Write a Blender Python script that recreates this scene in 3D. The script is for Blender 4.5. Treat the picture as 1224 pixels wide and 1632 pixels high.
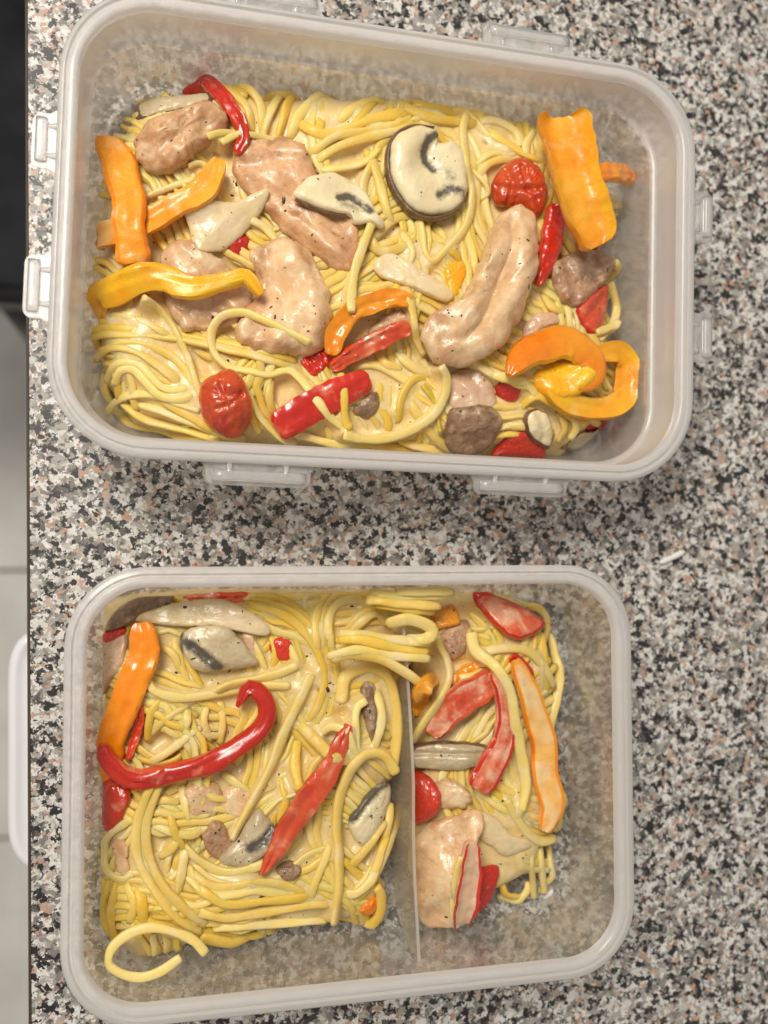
import bpy, bmesh, math, random
import numpy as np
from mathutils import Vector, Matrix, noise as mnoise
from mathutils.geometry import intersect_point_line
random.seed(7); rng = np.random.default_rng(7)
for o in list(bpy.data.objects): bpy.data.objects.remove(o)
sc = bpy.context.scene
C = sc.collection
# ------------------------------------------------------------------ camera
W_, H_, F_ = 1224, 1632, 1539.0
DCAM = 0.36465086
RC = np.array([[0.97293032, -0.01063347, -0.23085390], [0.0, 0.99894086, -0.04601266], [0.23109866, 0.04476712, 0.97189985]])
cam = bpy.data.cameras.new('camera'); camo = bpy.data.objects.new('camera', cam); C.objects.link(camo)
m = Matrix.Identity(4)
for i in range(3):
    for j in range(3): m[i][j] = RC[i][j]
m[2][3] = DCAM
camo.matrix_world = m
cam.sensor_fit = 'VERTICAL'; cam.sensor_height = 36.0; cam.lens = F_ / H_ * 36.0
cam.clip_start = 0.01; cam.clip_end = 20
cam.dof.use_dof = True; cam.dof.focus_distance = 0.335; cam.dof.aperture_fstop = 7.0
sc.camera = camo
sc.render.resolution_x = 768; sc.render.resolution_y = 1024
# ------------------------------------------------------------------ world and lamp
wd = bpy.data.worlds.new('World'); sc.world = wd; wd.use_nodes = True
bg = wd.node_tree.nodes['Background']; bg.inputs[0].default_value = (1.0, 0.945, 0.875, 1); bg.inputs[1].default_value = 0.36
def lamp(name, loc, target, size, power, col):
    l = bpy.data.lights.new(name, 'AREA'); l.shape = 'DISK'; l.size = size; l.energy = power; l.color = col
    o = bpy.data.objects.new(name, l); C.objects.link(o); o.location = loc
    o.rotation_euler = (Vector(target) - Vector(loc)).to_track_quat('-Z', 'Y').to_euler(); return o
lamp('ceiling_lamp', (-0.34, 0.46, 0.95), (0.08, 0.02, 0.03), 0.46, 12.0, (1.0, 0.935, 0.835))
sc.view_settings.view_transform = 'Standard'; sc.view_settings.look = 'None'
sc.view_settings.exposure = 0.0; sc.view_settings.gamma = 1.0
sc.render.engine = 'CYCLES'
sc.cycles.max_bounces = 10; sc.cycles.transparent_max_bounces = 24; sc.cycles.transmission_bounces = 8
# ------------------------------------------------------------------ helpers
def P(u, v, z):
    """point at height z that the photograph shows at pixel (u, v)"""
    d = RC @ np.array([(u - W_ / 2) / F_, -(v - H_ / 2) / F_, -1.0])
    return np.array([0, 0, DCAM]) + d * ((z - DCAM) / d[2])
def PA(uv, z):
    uv = np.asarray(uv, float); z = np.broadcast_to(np.asarray(z, float), (len(uv),))
    d = np.stack([(uv[:, 0] - W_ / 2) / F_, -(uv[:, 1] - H_ / 2) / F_, -np.ones(len(uv))], 1) @ RC.T
    return np.array([0, 0, DCAM]) + d * ((z - DCAM) / d[:, 2])[:, None]
def scale_at(u, v, z=0.03): return float(np.linalg.norm(P(u + 1, v, z) - P(u, v, z)))
def tag(o, label=None, cat=None, group=None, kind=None):
    if label: o['label'] = label
    if cat: o['category'] = cat
    if group: o['group'] = group
    if kind: o['kind'] = kind
    return o
def mesh_obj(name, V, Fc, mats, parent=None, midx=None, smooth=True, origin=None):
    V = np.asarray(V, float)
    if origin is None:
        origin = np.array([V[:, 0].mean(), V[:, 1].mean(), V[:, 2].min()]) if parent is None else np.zeros(3)
    me = bpy.data.meshes.new(name)
    po = np.array(parent.location) if parent is not None else np.zeros(3)
    me.from_pydata([tuple(p) for p in (V - origin - po)], [], [tuple(int(i) for i in f) for f in Fc])
    for mt in (mats if isinstance(mats, (list, tuple)) else [mats]): me.materials.append(mt)
    if midx is not None: me.polygons.foreach_set('material_index', np.asarray(midx, dtype=np.int32))
    if smooth: me.polygons.foreach_set('use_smooth', np.ones(len(me.polygons), dtype=bool))
    me.update()
    o = bpy.data.objects.new(name, me); C.objects.link(o); o.location = origin
    if parent is not None: o.parent = parent
    return o
def empty(name, loc):
    o = bpy.data.objects.new(name, None); C.objects.link(o); o.location = loc; o.empty_display_size = 0.01; return o
def catmull(pts, n, closed=False):
    p = np.asarray(pts, float)
    if closed: q = np.vstack([p[-1], p, p[0], p[1]])
    else: q = np.vstack([2 * p[0] - p[1], p, 2 * p[-1] - p[-2]])
    segs = len(q) - 3; out = []
    t = np.linspace(0, 1, 13)[:-1][:, None]
    for i in range(segs):
        a, b, c, d = q[i:i + 4]
        out.append(0.5 * ((2 * b) + (c - a) * t + (2 * a - 5 * b + 4 * c - d) * t ** 2 + (3 * b - a - 3 * c + d) * t ** 3))
    out = np.vstack(out + [q[-2:-1]])
    s = np.r_[0, np.cumsum(np.linalg.norm(np.diff(out[:, :2], axis=0), axis=1))]
    u = np.linspace(0, s[-1], n + 1)[:-1] if closed else np.linspace(0, s[-1], n)
    return np.stack([np.interp(u, s, out[:, k]) for k in range(out.shape[1])], 1)
def gsmooth(a, sig):
    if sig <= 0: return a
    r = int(3 * sig) + 1; k = np.exp(-0.5 * (np.arange(-r, r + 1) / sig) ** 2); k /= k.sum()
    return np.convolve(np.pad(a, r, mode='edge'), k, 'valid')
def blur2(A, sig):
    r = int(3 * sig) + 1; k = np.exp(-0.5 * (np.arange(-r, r + 1) / sig) ** 2); k /= k.sum()
    B = np.apply_along_axis(lambda v: np.convolve(np.pad(v, r, mode='edge'), k, 'valid'), 0, A)
    return np.apply_along_axis(lambda v: np.convolve(np.pad(v, r, mode='edge'), k, 'valid'), 1, B)
# ------------------------------------------------------------------ materials
def nt_new(name):
    mt = bpy.data.materials.new(name); mt.use_nodes = True; nt = mt.node_tree; nt.nodes.clear()
    out = nt.nodes.new('ShaderNodeOutputMaterial'); return mt, nt, out
def N(nt, t, **kw):
    n = nt.nodes.new(t)
    for k, v in kw.items():
        if k.startswith('i_'):
            key = k[2:].replace('_', ' ')
            n.inputs[key].default_value = v
        else: setattr(n, k, v)
    return n
def L(nt, a, b): nt.links.new(a, b)
def ramp(nt, fac, stops, interp='LINEAR'):
    r = nt.nodes.new('ShaderNodeValToRGB'); r.color_ramp.interpolation = interp
    e = r.color_ramp.elements
    while len(e) > 1: e.remove(e[0])
    e[0].position = stops[0][0]; e[0].color = tuple(stops[0][1]) + (1,)
    for p, c in stops[1:]:
        x = e.new(p); x.color = tuple(c) + (1,)
    L(nt, fac, r.inputs[0]); return r.outputs[0]
def mixc(nt, fac, a, b, mode='MIX'):
    n = nt.nodes.new('ShaderNodeMix'); n.data_type = 'RGBA'; n.blend_type = mode
    for s, v in ((0, fac), (6, a), (7, b)):
        if isinstance(v, (int, float)): n.inputs[s].default_value = v
        elif isinstance(v, (tuple, list)): n.inputs[s].default_value = tuple(v)[:3] + (1,)
        else: L(nt, v, n.inputs[s])
    return n.outputs[2]
def pos(nt, scale=1.0, jitter=True):
    g = nt.nodes.new('ShaderNodeNewGeometry'); return g.outputs['Position']
def nz(nt, vec, scale, detail=3, rough=0.55, dist=0.0):
    n = N(nt, 'ShaderNodeTexNoise'); n.inputs['Scale'].default_value = scale; n.inputs['Detail'].default_value = detail
    n.inputs['Roughness'].default_value = rough; n.inputs['Distortion'].default_value = dist
    L(nt, vec, n.inputs['Vector']); return n.outputs['Fac']
CREAM = (0.76, 0.58, 0.35)
def food_mat(name, c1, c2, cream=0.0, rough=0.38, sss=0.25, vscale=180, bump=0.25, bscale=900, creamcol=CREAM, coat=0.3, spots=None, creamscale=130, mark=None):
    """two-tone food colour, patches of cream sauce film, fine relief, wet gloss"""
    mt, nt, out = nt_new(name); p = pos(nt)
    b = N(nt, 'ShaderNodeBsdfPrincipled')
    v = nz(nt, p, vscale, 4, 0.6)
    mr = ramp(nt, v, [(0.33, c1), (0.67, c2)])
    oi = N(nt, 'ShaderNodeObjectInfo')
    hs = N(nt, 'ShaderNodeHueSaturation')
    mm = N(nt, 'ShaderNodeMapRange'); L(nt, oi.outputs['Random'], mm.inputs[0]); mm.inputs[3].default_value = 0.90; mm.inputs[4].default_value = 1.08
    L(nt, mm.outputs[0], hs.inputs['Value']); L(nt, mr, hs.inputs['Color']); col = hs.outputs[0]
    if spots:
        sv = nz(nt, p, spots[0], 2, 0.5)
        sr = ramp(nt, sv, [(spots[1], (0, 0, 0)), (spots[1] + 0.07, (1, 1, 1))])
        col = mixc(nt, sr, col, spots[2])
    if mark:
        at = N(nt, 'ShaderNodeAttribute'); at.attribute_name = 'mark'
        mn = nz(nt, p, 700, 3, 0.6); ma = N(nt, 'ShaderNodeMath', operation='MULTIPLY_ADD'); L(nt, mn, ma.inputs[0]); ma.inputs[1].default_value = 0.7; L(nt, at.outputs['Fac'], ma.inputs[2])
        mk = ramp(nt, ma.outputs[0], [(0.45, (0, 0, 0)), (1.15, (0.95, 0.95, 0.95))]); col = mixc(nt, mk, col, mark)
    if cream > 0:
        cv = nz(nt, p, creamscale, 3, 0.55, 0.4)
        lo = 0.64 - 0.40 * cream
        cr = ramp(nt, cv, [(lo, (0, 0, 0)), (lo + 0.17, (0.8, 0.8, 0.8))])
        col = mixc(nt, cr, col, creamcol)
    L(nt, col, b.inputs['Base Color'])
    rv = nz(nt, p, 420, 2)
    rr = N(nt, 'ShaderNodeMapRange'); L(nt, rv, rr.inputs[0]); rr.inputs[1].default_value = 0.3; rr.inputs[2].default_value = 0.7
    rr.inputs[3].default_value = rough - 0.1; rr.inputs[4].default_value = rough + 0.16; L(nt, rr.outputs[0], b.inputs['Roughness'])
    b.inputs['Subsurface Weight'].default_value = sss
    b.inputs['Subsurface Radius'].default_value = (1.0, 0.55, 0.25); b.inputs['Subsurface Scale'].default_value = 0.0022
    b.inputs['Coat Weight'].default_value = coat; b.inputs['Coat Roughness'].default_value = 0.16
    bn = N(nt, 'ShaderNodeBump'); bn.inputs['Strength'].default_value = bump; bn.inputs['Distance'].default_value = 0.0012
    L(nt, nz(nt, p, bscale, 4, 0.6), bn.inputs['Height']); L(nt, bn.outputs[0], b.inputs['Normal'])
    L(nt, b.outputs[0], out.inputs[0]); return mt
M = {}
M['noodle'] = food_mat('noodle', (0.77, 0.525, 0.10), (0.82, 0.62, 0.19), 0.30, 0.48, 0.55, 70, 0.22, 600, (0.82, 0.65, 0.32), 0.1, creamscale=90)
M['noodle_pale'] = food_mat('noodle_pale', (0.80, 0.60, 0.16), (0.83, 0.67, 0.27), 0.32, 0.48, 0.55, 70, 0.22, 600, (0.83, 0.68, 0.37), 0.1, creamscale=90)
M['noodle_gold'] = food_mat('noodle_gold', (0.76, 0.49, 0.055), (0.81, 0.57, 0.12), 0.2, 0.46, 0.55, 70, 0.2, 600, (0.80, 0.60, 0.24), 0.12, creamscale=90)
M['sauce'] = food_mat('cream_sauce', (0.76, 0.54, 0.20), (0.82, 0.64, 0.31), 0.30, 0.36, 0.45, 140, 0.4, 420, (0.82, 0.66, 0.38), 0.3, spots=(120, 0.69, (0.50, 0.26, 0.10)))
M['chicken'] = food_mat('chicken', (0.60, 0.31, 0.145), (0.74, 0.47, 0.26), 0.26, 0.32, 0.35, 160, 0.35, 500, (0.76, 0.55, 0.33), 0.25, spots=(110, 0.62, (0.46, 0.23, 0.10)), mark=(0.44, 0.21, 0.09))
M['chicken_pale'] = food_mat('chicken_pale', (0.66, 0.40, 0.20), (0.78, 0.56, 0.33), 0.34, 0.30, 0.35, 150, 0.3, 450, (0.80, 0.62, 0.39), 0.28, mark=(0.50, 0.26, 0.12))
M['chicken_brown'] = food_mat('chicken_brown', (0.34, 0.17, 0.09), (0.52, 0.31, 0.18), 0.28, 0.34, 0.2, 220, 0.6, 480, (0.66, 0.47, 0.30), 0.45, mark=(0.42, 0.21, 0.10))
M['orange_skin'] = food_mat('orange_skin', (0.86, 0.21, 0.004), (0.87, 0.33, 0.008), 0.0, 0.28, 0.3, 45, 0.08, 500, (0.82, 0.52, 0.24), 0.45)
M['orange_flesh'] = food_mat('orange_flesh', (0.87, 0.29, 0.006), (0.87, 0.45, 0.035), 0.26, 0.36, 0.35, 50, 0.25, 500, (0.85, 0.56, 0.22), 0.3, creamscale=75)
M['yellow_flesh'] = food_mat('yellow_flesh', (0.87, 0.33, 0.006), (0.87, 0.54, 0.015), 0.16, 0.32, 0.35, 50, 0.2, 500, (0.85, 0.58, 0.22), 0.35, creamscale=75)
M['red_skin'] = food_mat('red_skin', (0.50, 0.014, 0.008), (0.64, 0.030, 0.010), 0.04, 0.26, 0.2, 55, 0.10, 500, (0.76, 0.30, 0.17), 0.45)
M['red_flesh'] = food_mat('red_flesh', (0.64, 0.050, 0.015), (0.74, 0.13, 0.04), 0.30, 0.30, 0.3, 90, 0.25, 500, (0.80, 0.40, 0.24), 0.4, creamscale=90)
M['red_creamed'] = food_mat('red_creamed', (0.62, 0.06, 0.02), (0.74, 0.18, 0.07), 0.52, 0.30, 0.35, 110, 0.35, 450, (0.82, 0.50, 0.32), 0.4, creamscale=120)
M['orange_creamed'] = food_mat('orange_creamed', (0.86, 0.36, 0.03), (0.84, 0.50, 0.14), 0.62, 0.32, 0.35, 80, 0.3, 450, (0.82, 0.60, 0.32), 0.35, creamscale=90)
M['tomato'] = food_mat('tomato', (0.47, 0.022, 0.008), (0.66, 0.095, 0.016), 0.0, 0.22, 0.15, 120, 0.30, 330, (0.76, 0.28, 0.12), 0.55)
M['tomato_smooth'] = food_mat('tomato_smooth', (0.56, 0.028, 0.012), (0.64, 0.045, 0.016), 0.02, 0.24, 0.15, 120, 0.12, 500, (0.76, 0.38, 0.22), 0.4)
M['mushroom'] = food_mat('mushroom_flesh', (0.74, 0.62, 0.36), (0.80, 0.70, 0.46), 0.12, 0.36, 0.3, 80, 0.2, 500, (0.82, 0.72, 0.48), 0.3, mark=(0.09, 0.07, 0.05))
M['mushroom_grey'] = food_mat('mushroom_grey', (0.46, 0.37, 0.22), (0.60, 0.49, 0.31), 0.16, 0.32, 0.3, 80, 0.3, 500, (0.74, 0.60, 0.38), 0.4, mark=(0.08, 0.065, 0.05))
M['mushroom_skin'] = food_mat('mushroom_skin', (0.11, 0.055, 0.028), (0.21, 0.11, 0.055), 0.10, 0.34, 0.1, 200, 0.4, 700, (0.5, 0.36, 0.22), 0.4)
M['mushroom_brown'] = food_mat('mushroom_brown', (0.17, 0.095, 0.05), (0.34, 0.20, 0.11), 0.30, 0.34, 0.1, 260, 0.6, 500, (0.55, 0.40, 0.25), 0.4)
M['gills'] = food_mat('gills', (0.075, 0.060, 0.048), (0.26, 0.21, 0.16), 0.22, 0.4, 0.05, 260, 0.7, 800, (0.55, 0.46, 0.33), 0.3)
M['onion'] = food_mat('onion', (0.74, 0.57, 0.30), (0.78, 0.63, 0.38), 0.35, 0.30, 0.3, 110, 0.2, 600, (0.78, 0.62, 0.42), 0.45)
M['onion_pink'] = food_mat('onion_pink', (0.62, 0.37, 0.24), (0.70, 0.49, 0.31), 0.35, 0.28, 0.3, 130, 0.2, 600, (0.76, 0.57, 0.40), 0.45)
M['herb'] = food_mat('pepper_speck', (0.012, 0.010, 0.008), (0.06, 0.045, 0.02), 0, 0.5, 0.0, 900, 0.2, 900, CREAM, 0.1)
M['green'] = food_mat('green_strip', (0.55, 0.42, 0.03), (0.66, 0.50, 0.07), 0.15, 0.3, 0.2)
def plain_mat(name, col, rough=0.5, coat=0.0, var=0.06, scale=60, bump=0.0, metallic=0):
    mt, nt, out = nt_new(name); p = pos(nt); b = N(nt, 'ShaderNodeBsdfPrincipled')
    v = nz(nt, p, scale, 5, 0.6); lo = tuple(max(0, c * (1 - var * 2)) for c in col); hi = tuple(min(1, c * (1 + var * 2)) for c in col)
    L(nt, ramp(nt, v, [(0.3, lo), (0.7, hi)]), b.inputs['Base Color']); b.inputs['Roughness'].default_value = rough
    b.inputs['Coat Weight'].default_value = coat; b.inputs['Metallic'].default_value = metallic
    if bump:
        bn = N(nt, 'ShaderNodeBump'); bn.inputs['Strength'].default_value = bump; bn.inputs['Distance'].default_value = 0.001
        L(nt, nz(nt, p, scale * 8, 4), bn.inputs['Height']); L(nt, bn.outputs[0], b.inputs['Normal'])
    L(nt, b.outputs[0], out.inputs[0]); return mt
def plastic(name, clear, refr, tint=(0.93, 0.91, 0.88), rough=0.30, gloss=0.8):
    """milky polypropylene: see-through share + blurred see-through share + light scattered in the plastic + gloss"""
    mt, nt, out = nt_new(name); p = pos(nt)
    tr = N(nt, 'ShaderNodeBsdfTransparent'); tr.inputs[0].default_value = (0.97, 0.965, 0.95, 1)
    rf = N(nt, 'ShaderNodeBsdfRefraction'); rf.inputs['Roughness'].default_value = rough; rf.inputs['IOR'].default_value = 1.03
    rf.inputs['Color'].default_value = (0.96, 0.95, 0.93, 1)
    tl = N(nt, 'ShaderNodeBsdfTranslucent'); tl.inputs[0].default_value = tint + (1,)
    df = N(nt, 'ShaderNodeBsdfDiffuse'); df.inputs[0].default_value = tint + (1,)
    a = N(nt, 'ShaderNodeMixShader'); a.inputs[0].default_value = 0.5; L(nt, tl.outputs[0], a.inputs[1]); L(nt, df.outputs[0], a.inputs[2])
    b = N(nt, 'ShaderNodeMixShader'); b.inputs[0].default_value = refr / max(1e-3, 1 - clear); L(nt, a.outputs[0], b.inputs[1]); L(nt, rf.outputs[0], b.inputs[2])
    c = N(nt, 'ShaderNodeMixShader'); c.inputs[0].default_value = clear; L(nt, b.outputs[0], c.inputs[1]); L(nt, tr.outputs[0], c.inputs[2])
    gl = N(nt, 'ShaderNodeBsdfGlossy'); gl.inputs['Roughness'].default_value = 0.22; gl.inputs[0].default_value = (1, 1, 1, 1)
    fr = N(nt, 'ShaderNodeFresnel'); fr.inputs[0].default_value = 1.45
    bn = N(nt, 'ShaderNodeBump'); bn.inputs['Strength'].default_value = 0.10; bn.inputs['Distance'].default_value = 0.0008
    L(nt, nz(nt, p, 260, 3), bn.inputs['Height'])
    L(nt, bn.outputs[0], gl.inputs['Normal']); L(nt, bn.outputs[0], fr.inputs['Normal'])
    fm = N(nt, 'ShaderNodeMath', operation='MULTIPLY'); L(nt, fr.outputs[0], fm.inputs[0]); fm.inputs[1].default_value = gloss
    d = N(nt, 'ShaderNodeMixShader'); L(nt, fm.outputs[0], d.inputs[0]); L(nt, c.outputs[0], d.inputs[1]); L(nt, gl.outputs[0], d.inputs[2])
    L(nt, d.outputs[0], out.inputs[0]); return mt
M['plastic'] = plastic('milky_plastic', 0.85, 0.05, (0.96, 0.93, 0.88), gloss=0.4)
M['plastic_milky'] = plastic('milky_plastic_frosted', 0.66, 0.08, (0.97, 0.94, 0.88), gloss=0.5)
M['plastic_divider'] = plastic('stained_divider', 0.78, 0.06, (0.97, 0.90, 0.66), gloss=0.3)
M['plastic_upper'] = plastic('milky_plastic_upper', 0.36, 0.10, (0.975, 0.95, 0.90), gloss=0.6)
M['plastic_rim'] = plastic('milky_plastic_thick', 0.28, 0.12, (0.985, 0.97, 0.965), gloss=0.7)
M['plastic_floor'] = plastic('milky_plastic_thin', 0.76, 0.12, (0.96, 0.92, 0.86), rough=0.22)
M['plastic_tab'] = plastic('clear_plastic_tab', 0.58, 0.12, (0.95, 0.95, 0.97), 0.2)
def granite():
    mt, nt, out = nt_new('speckled_laminate'); p = pos(nt); b = N(nt, 'ShaderNodeBsdfPrincipled')
    def warp(amount, scale, seed):
        n = N(nt, 'ShaderNodeTexNoise'); n.inputs['Scale'].default_value = scale; n.inputs['Detail'].default_value = 3
        add = N(nt, 'ShaderNodeVectorMath', operation='ADD'); L(nt, p, add.inputs[0]); add.inputs[1].default_value = (seed, seed * 1.7, seed * .3)
        L(nt, add.outputs[0], n.inputs['Vector'])
        s = N(nt, 'ShaderNodeVectorMath', operation='SUBTRACT'); L(nt, n.outputs['Color'], s.inputs[0]); s.inputs[1].default_value = (.5, .5, .5)
        k = N(nt, 'ShaderNodeVectorMath', operation='SCALE'); L(nt, s.outputs[0], k.inputs[0]); k.inputs['Scale'].default_value = amount
        a2 = N(nt, 'ShaderNodeVectorMath', operation='ADD'); L(nt, add.outputs[0], a2.inputs[0]); L(nt, k.outputs[0], a2.inputs[1]); return a2.outputs[0]
    def cells(scale, seed, amount=0.004, ws=420, smooth=0.04):
        v = N(nt, 'ShaderNodeTexVoronoi'); v.feature = 'SMOOTH_F1'; v.inputs['Smoothness'].default_value = smooth; v.inputs['Scale'].default_value = scale; L(nt, warp(amount, ws, seed), v.inputs['Vector'])
        sp = N(nt, 'ShaderNodeSeparateColor'); L(nt, v.outputs['Color'], sp.inputs[0]); return sp.outputs
    c1 = cells(390, 1.3)
    base = ramp(nt, c1[0], [(0, (0.50, 0.49, 0.46)), (0.16, (0.62, 0.615, 0.59)), (0.34, (0.72, 0.715, 0.70)), (0.46, (0.20, 0.188, 0.178)), (0.60, (0.27, 0.25, 0.232)), (0.76, (0.38, 0.36, 0.335)), (0.88, (0.50, 0.31, 0.22)), (0.95, (0.55, 0.40, 0.32))], 'CONSTANT')
    c2 = cells(640, 4.1, 0.003, 800)
    m2 = ramp(nt, c2[0], [(0, (0, 0, 0)), (0.56, (0, 0, 0)), (0.57, (1, 1, 1))], 'CONSTANT')
    fine = ramp(nt, c2[1], [(0, (0.70, 0.69, 0.67)), (0.42, (0.36, 0.345, 0.325)), (0.72, (0.22, 0.205, 0.195)), (0.90, (0.52, 0.35, 0.26))], 'CONSTANT')
    col = mixc(nt, m2, base, fine)
    c3 = cells(540, 9.7, 0.004, 700)
    clump = nz(nt, p, 130, 3, 0.6)
    ad = N(nt, 'ShaderNodeMath', operation='MULTIPLY_ADD'); L(nt, clump, ad.inputs[0]); ad.inputs[1].default_value = 1.1; L(nt, c3[0], ad.inputs[2])
    dk = ramp(nt, ad.outputs[0], [(0, (0, 0, 0)), (0.985, (0, 0, 0)), (0.99, (1, 1, 1))], 'LINEAR')
    n = ad.outputs[0]
    gt = N(nt, 'ShaderNodeMapRange'); L(nt, n, gt.inputs[0]); gt.inputs[1].default_value = 1.235; gt.inputs[2].default_value = 1.26
    dcol = ramp(nt, c3[1], [(0, (0.020, 0.020, 0.022)), (0.6, (0.045, 0.043, 0.045)), (0.85, (0.11, 0.105, 0.10))], 'CONSTANT')
    col = mixc(nt, gt.outputs[0], col, dcol)
    soft = nz(nt, p, 900, 3, 0.6)
    sm = ramp(nt, soft, [(0.3, (0.86, 0.86, 0.86)), (0.7, (1.08, 1.08, 1.08))])
    col = mixc(nt, 1.0, col, sm, 'MULTIPLY'); col = mixc(nt, 1.0, col, (0.98, 0.965, 0.95), 'MULTIPLY')
    L(nt, col, b.inputs['Base Color']); b.inputs['Roughness'].default_value = 0.42
    bn = N(nt, 'ShaderNodeBump'); bn.inputs['Strength'].default_value = 0.08; bn.inputs['Distance'].default_value = 0.0005
    L(nt, nz(nt, p, 1500, 3), bn.inputs['Height']); L(nt, bn.outputs[0], b.inputs['Normal'])
    L(nt, b.outputs[0], out.inputs[0]); return mt
M['granite'] = granite()
M['edge'] = plain_mat('brown_edge', (0.055, 0.035, 0.022), 0.5)
M['board'] = plain_mat('chipboard', (0.42, 0.30, 0.18), 0.8, 0, 0.12, 300)
M['tile'] = plain_mat('floor_tile', (0.80, 0.78, 0.73), 0.45, 0, 0.05, 14)
M['grout'] = plain_mat('grout', (0.22, 0.21, 0.19), 0.9, 0, 0.1, 200)
M['crumb'] = plain_mat('crumb_white', (0.82, 0.80, 0.76), 0.6, 0, 0.03, 300)
M['white'] = plain_mat('white_gloss', (0.80, 0.80, 0.82), 0.25, 0.3, 0.01, 30)
def dull(mt, v):
    for n in mt.node_tree.nodes:
        if n.type == 'BSDF_PRINCIPLED': n.inputs['Specular IOR Level'].default_value = v
    return mt
M['black'] = dull(plain_mat('black_vinyl', (0.012, 0.013, 0.017), 0.6, 0.0, 0.35, 22, 0.15), 0.15)
M['black_leg'] = plain_mat('black_metal', (0.022, 0.021, 0.020), 0.45, 0.1, 0.1, 60)
# ------------------------------------------------------------------ surroundings: floor, cabinet, stool, countertop
def box_mesh(name, lo, hi, mat, parent=None, bev=0.0, seg=2):
    bm = bmesh.new(); bmesh.ops.create_cube(bm, size=1)
    lo = np.array(lo); hi = np.array(hi); c = (lo + hi) / 2; s = hi - lo
    for v in bm.verts: v.co = Vector((v.co.x * s[0] + c[0], v.co.y * s[1] + c[1], v.co.z * s[2] + c[2]))
    if bev: bmesh.ops.bevel(bm, geom=bm.edges[:], offset=bev, segments=seg, affect='EDGES', profile=0.5)
    V = [tuple(v.co) for v in bm.verts]; bm.verts.index_update(); Fc = [[v.index for v in f.verts] for f in bm.faces]; bm.free()
    o = mesh_obj(name, V, Fc, mat, parent, smooth=False)
    return o
fl = box_mesh('floor', (-1.0, -1.0, -0.93), (1.1, 1.2, -0.8745), M['grout']); fl['kind'] = 'structure'
tp, gp = 0.3172, 0.004
ty0 = -0.0189
proto = None
for iy in range(-2, 4):
    for ix in range(-3, 0):
        if proto is None:
            proto = box_mesh('tile', (0, 0, -0.879), (tp - gp, tp - gp, -0.87), M['tile'], None, 0.0015)
            proto.parent = fl; base = proto.location.copy(); t = proto
        else:
            t = proto.copy(); C.objects.link(t)
        t.location = Vector((-0.055 + ix * tp + gp / 2 + tp / 2, ty0 + iy * tp + gp / 2 + tp / 2, -0.879)) - fl.location
# countertop
EDGE = [P(41, 0, 0)[:2], P(45, 900, 0)[:2], P(47, 1632, 0)[:2]]
sl = (EDGE[2][0] - EDGE[0][0]) / (EDGE[2][1] - EDGE[0][1])
def ex(y): return EDGE[1][0] + sl * (y - EDGE[1][1])
def slab(name, x0, x1, z0, z1, mat, parent=None):
    ys = (-0.45, 0.50)
    V = [(ex(ys[0]) + x0, ys[0], z0), (x1, ys[0], z0), (x1, ys[1], z0), (ex(ys[1]) + x0, ys[1], z0)]
    V += [(a, b, z1) for a, b, _ in V]
    return mesh_obj(name, V, [(3, 2, 1, 0), (4, 5, 6, 7), (0, 1, 5, 4), (1, 2, 6, 5), (2, 3, 7, 6), (3, 0, 4, 7)], mat, parent, smooth=False)
ct = slab('countertop', 0.0006, 0.60, -0.036, 0.0, M['granite']); ct['kind'] = 'structure'
eb = mesh_obj('edge_band', [(ex(y) + dx, y, z) for y in (-0.45, 0.5) for dx, z in ((0.0004, -0.0003), (-0.0004, -0.0006), (-0.0006, -0.0012), (-0.0006, -0.036), (0.0004, -0.036))],
    [(0, 5, 6, 1), (1, 6, 7, 2), (2, 7, 8, 3), (3, 8, 9, 4), (4, 9, 5, 0), (0, 1, 2, 3, 4), (9, 8, 7, 6, 5)], M['edge'], ct, smooth=False)
# cabinet with handle under the overhang
cab = empty('base_cabinet', (0.0, -0.08, -0.87)); tag(cab, 'white kitchen cabinet below the worktop with a white bow handle', 'cabinet')
def rel(o): return o
box_mesh('carcass', (-0.015, -0.40, -0.78), (0.45, 0.24, -0.037), M['white'], cab)
box_mesh('drawer_front', (-0.034, -0.395, -0.30), (-0.0155, 0.235, -0.045), M['white'], cab, 0.002)
def sweep(path, ha, hb, k=12, up=None, roll=None, caps=True, sup=2.0, endround=0.0):
    """elliptic tube: ha half width across, hb half height, path Nx3"""
    path = np.asarray(path, float); n = len(path)
    T = np.gradient(path, axis=0); T /= np.linalg.norm(T, axis=1)[:, None] + 1e-12
    Z = np.array([0, 0, 1.0]) if up is None else np.asarray(up, float)
    S = np.cross(T, Z); S /= np.linalg.norm(S, axis=1)[:, None] + 1e-9
    U = np.cross(S, T)
    if roll is not None:
        r = np.broadcast_to(np.asarray(roll, float), (n,)); c, s = np.cos(r)[:, None], np.sin(r)[:, None]
        S, U = S * c + U * s, U * c - S * s
    ha = np.broadcast_to(np.asarray(ha, float), (n,)); hb = np.broadcast_to(np.asarray(hb, float), (n,))
    th = np.arange(k) / k * 2 * math.pi
    ct_ = np.sign(np.cos(th)) * np.abs(np.cos(th)) ** (2 / sup); st_ = np.sign(np.sin(th)) * np.abs(np.sin(th)) ** (2 / sup)
    V = (path[:, None, :] + S[:, None, :] * (ha[:, None] * ct_[None])[:, :, None] + U[:, None, :] * (hb[:, None] * st_[None])[:, :, None]).reshape(-1, 3)
    Fc = [(i * k + j, i * k + (j + 1) % k, (i + 1) * k + (j + 1) % k, (i + 1) * k + j) for i in range(n - 1) for j in range(k)]
    if caps:
        Fc.append(tuple(range(k - 1, -1, -1))); Fc.append(tuple((n - 1) * k + j for j in range(k)))
    return V, Fc
hz = -0.075
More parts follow.
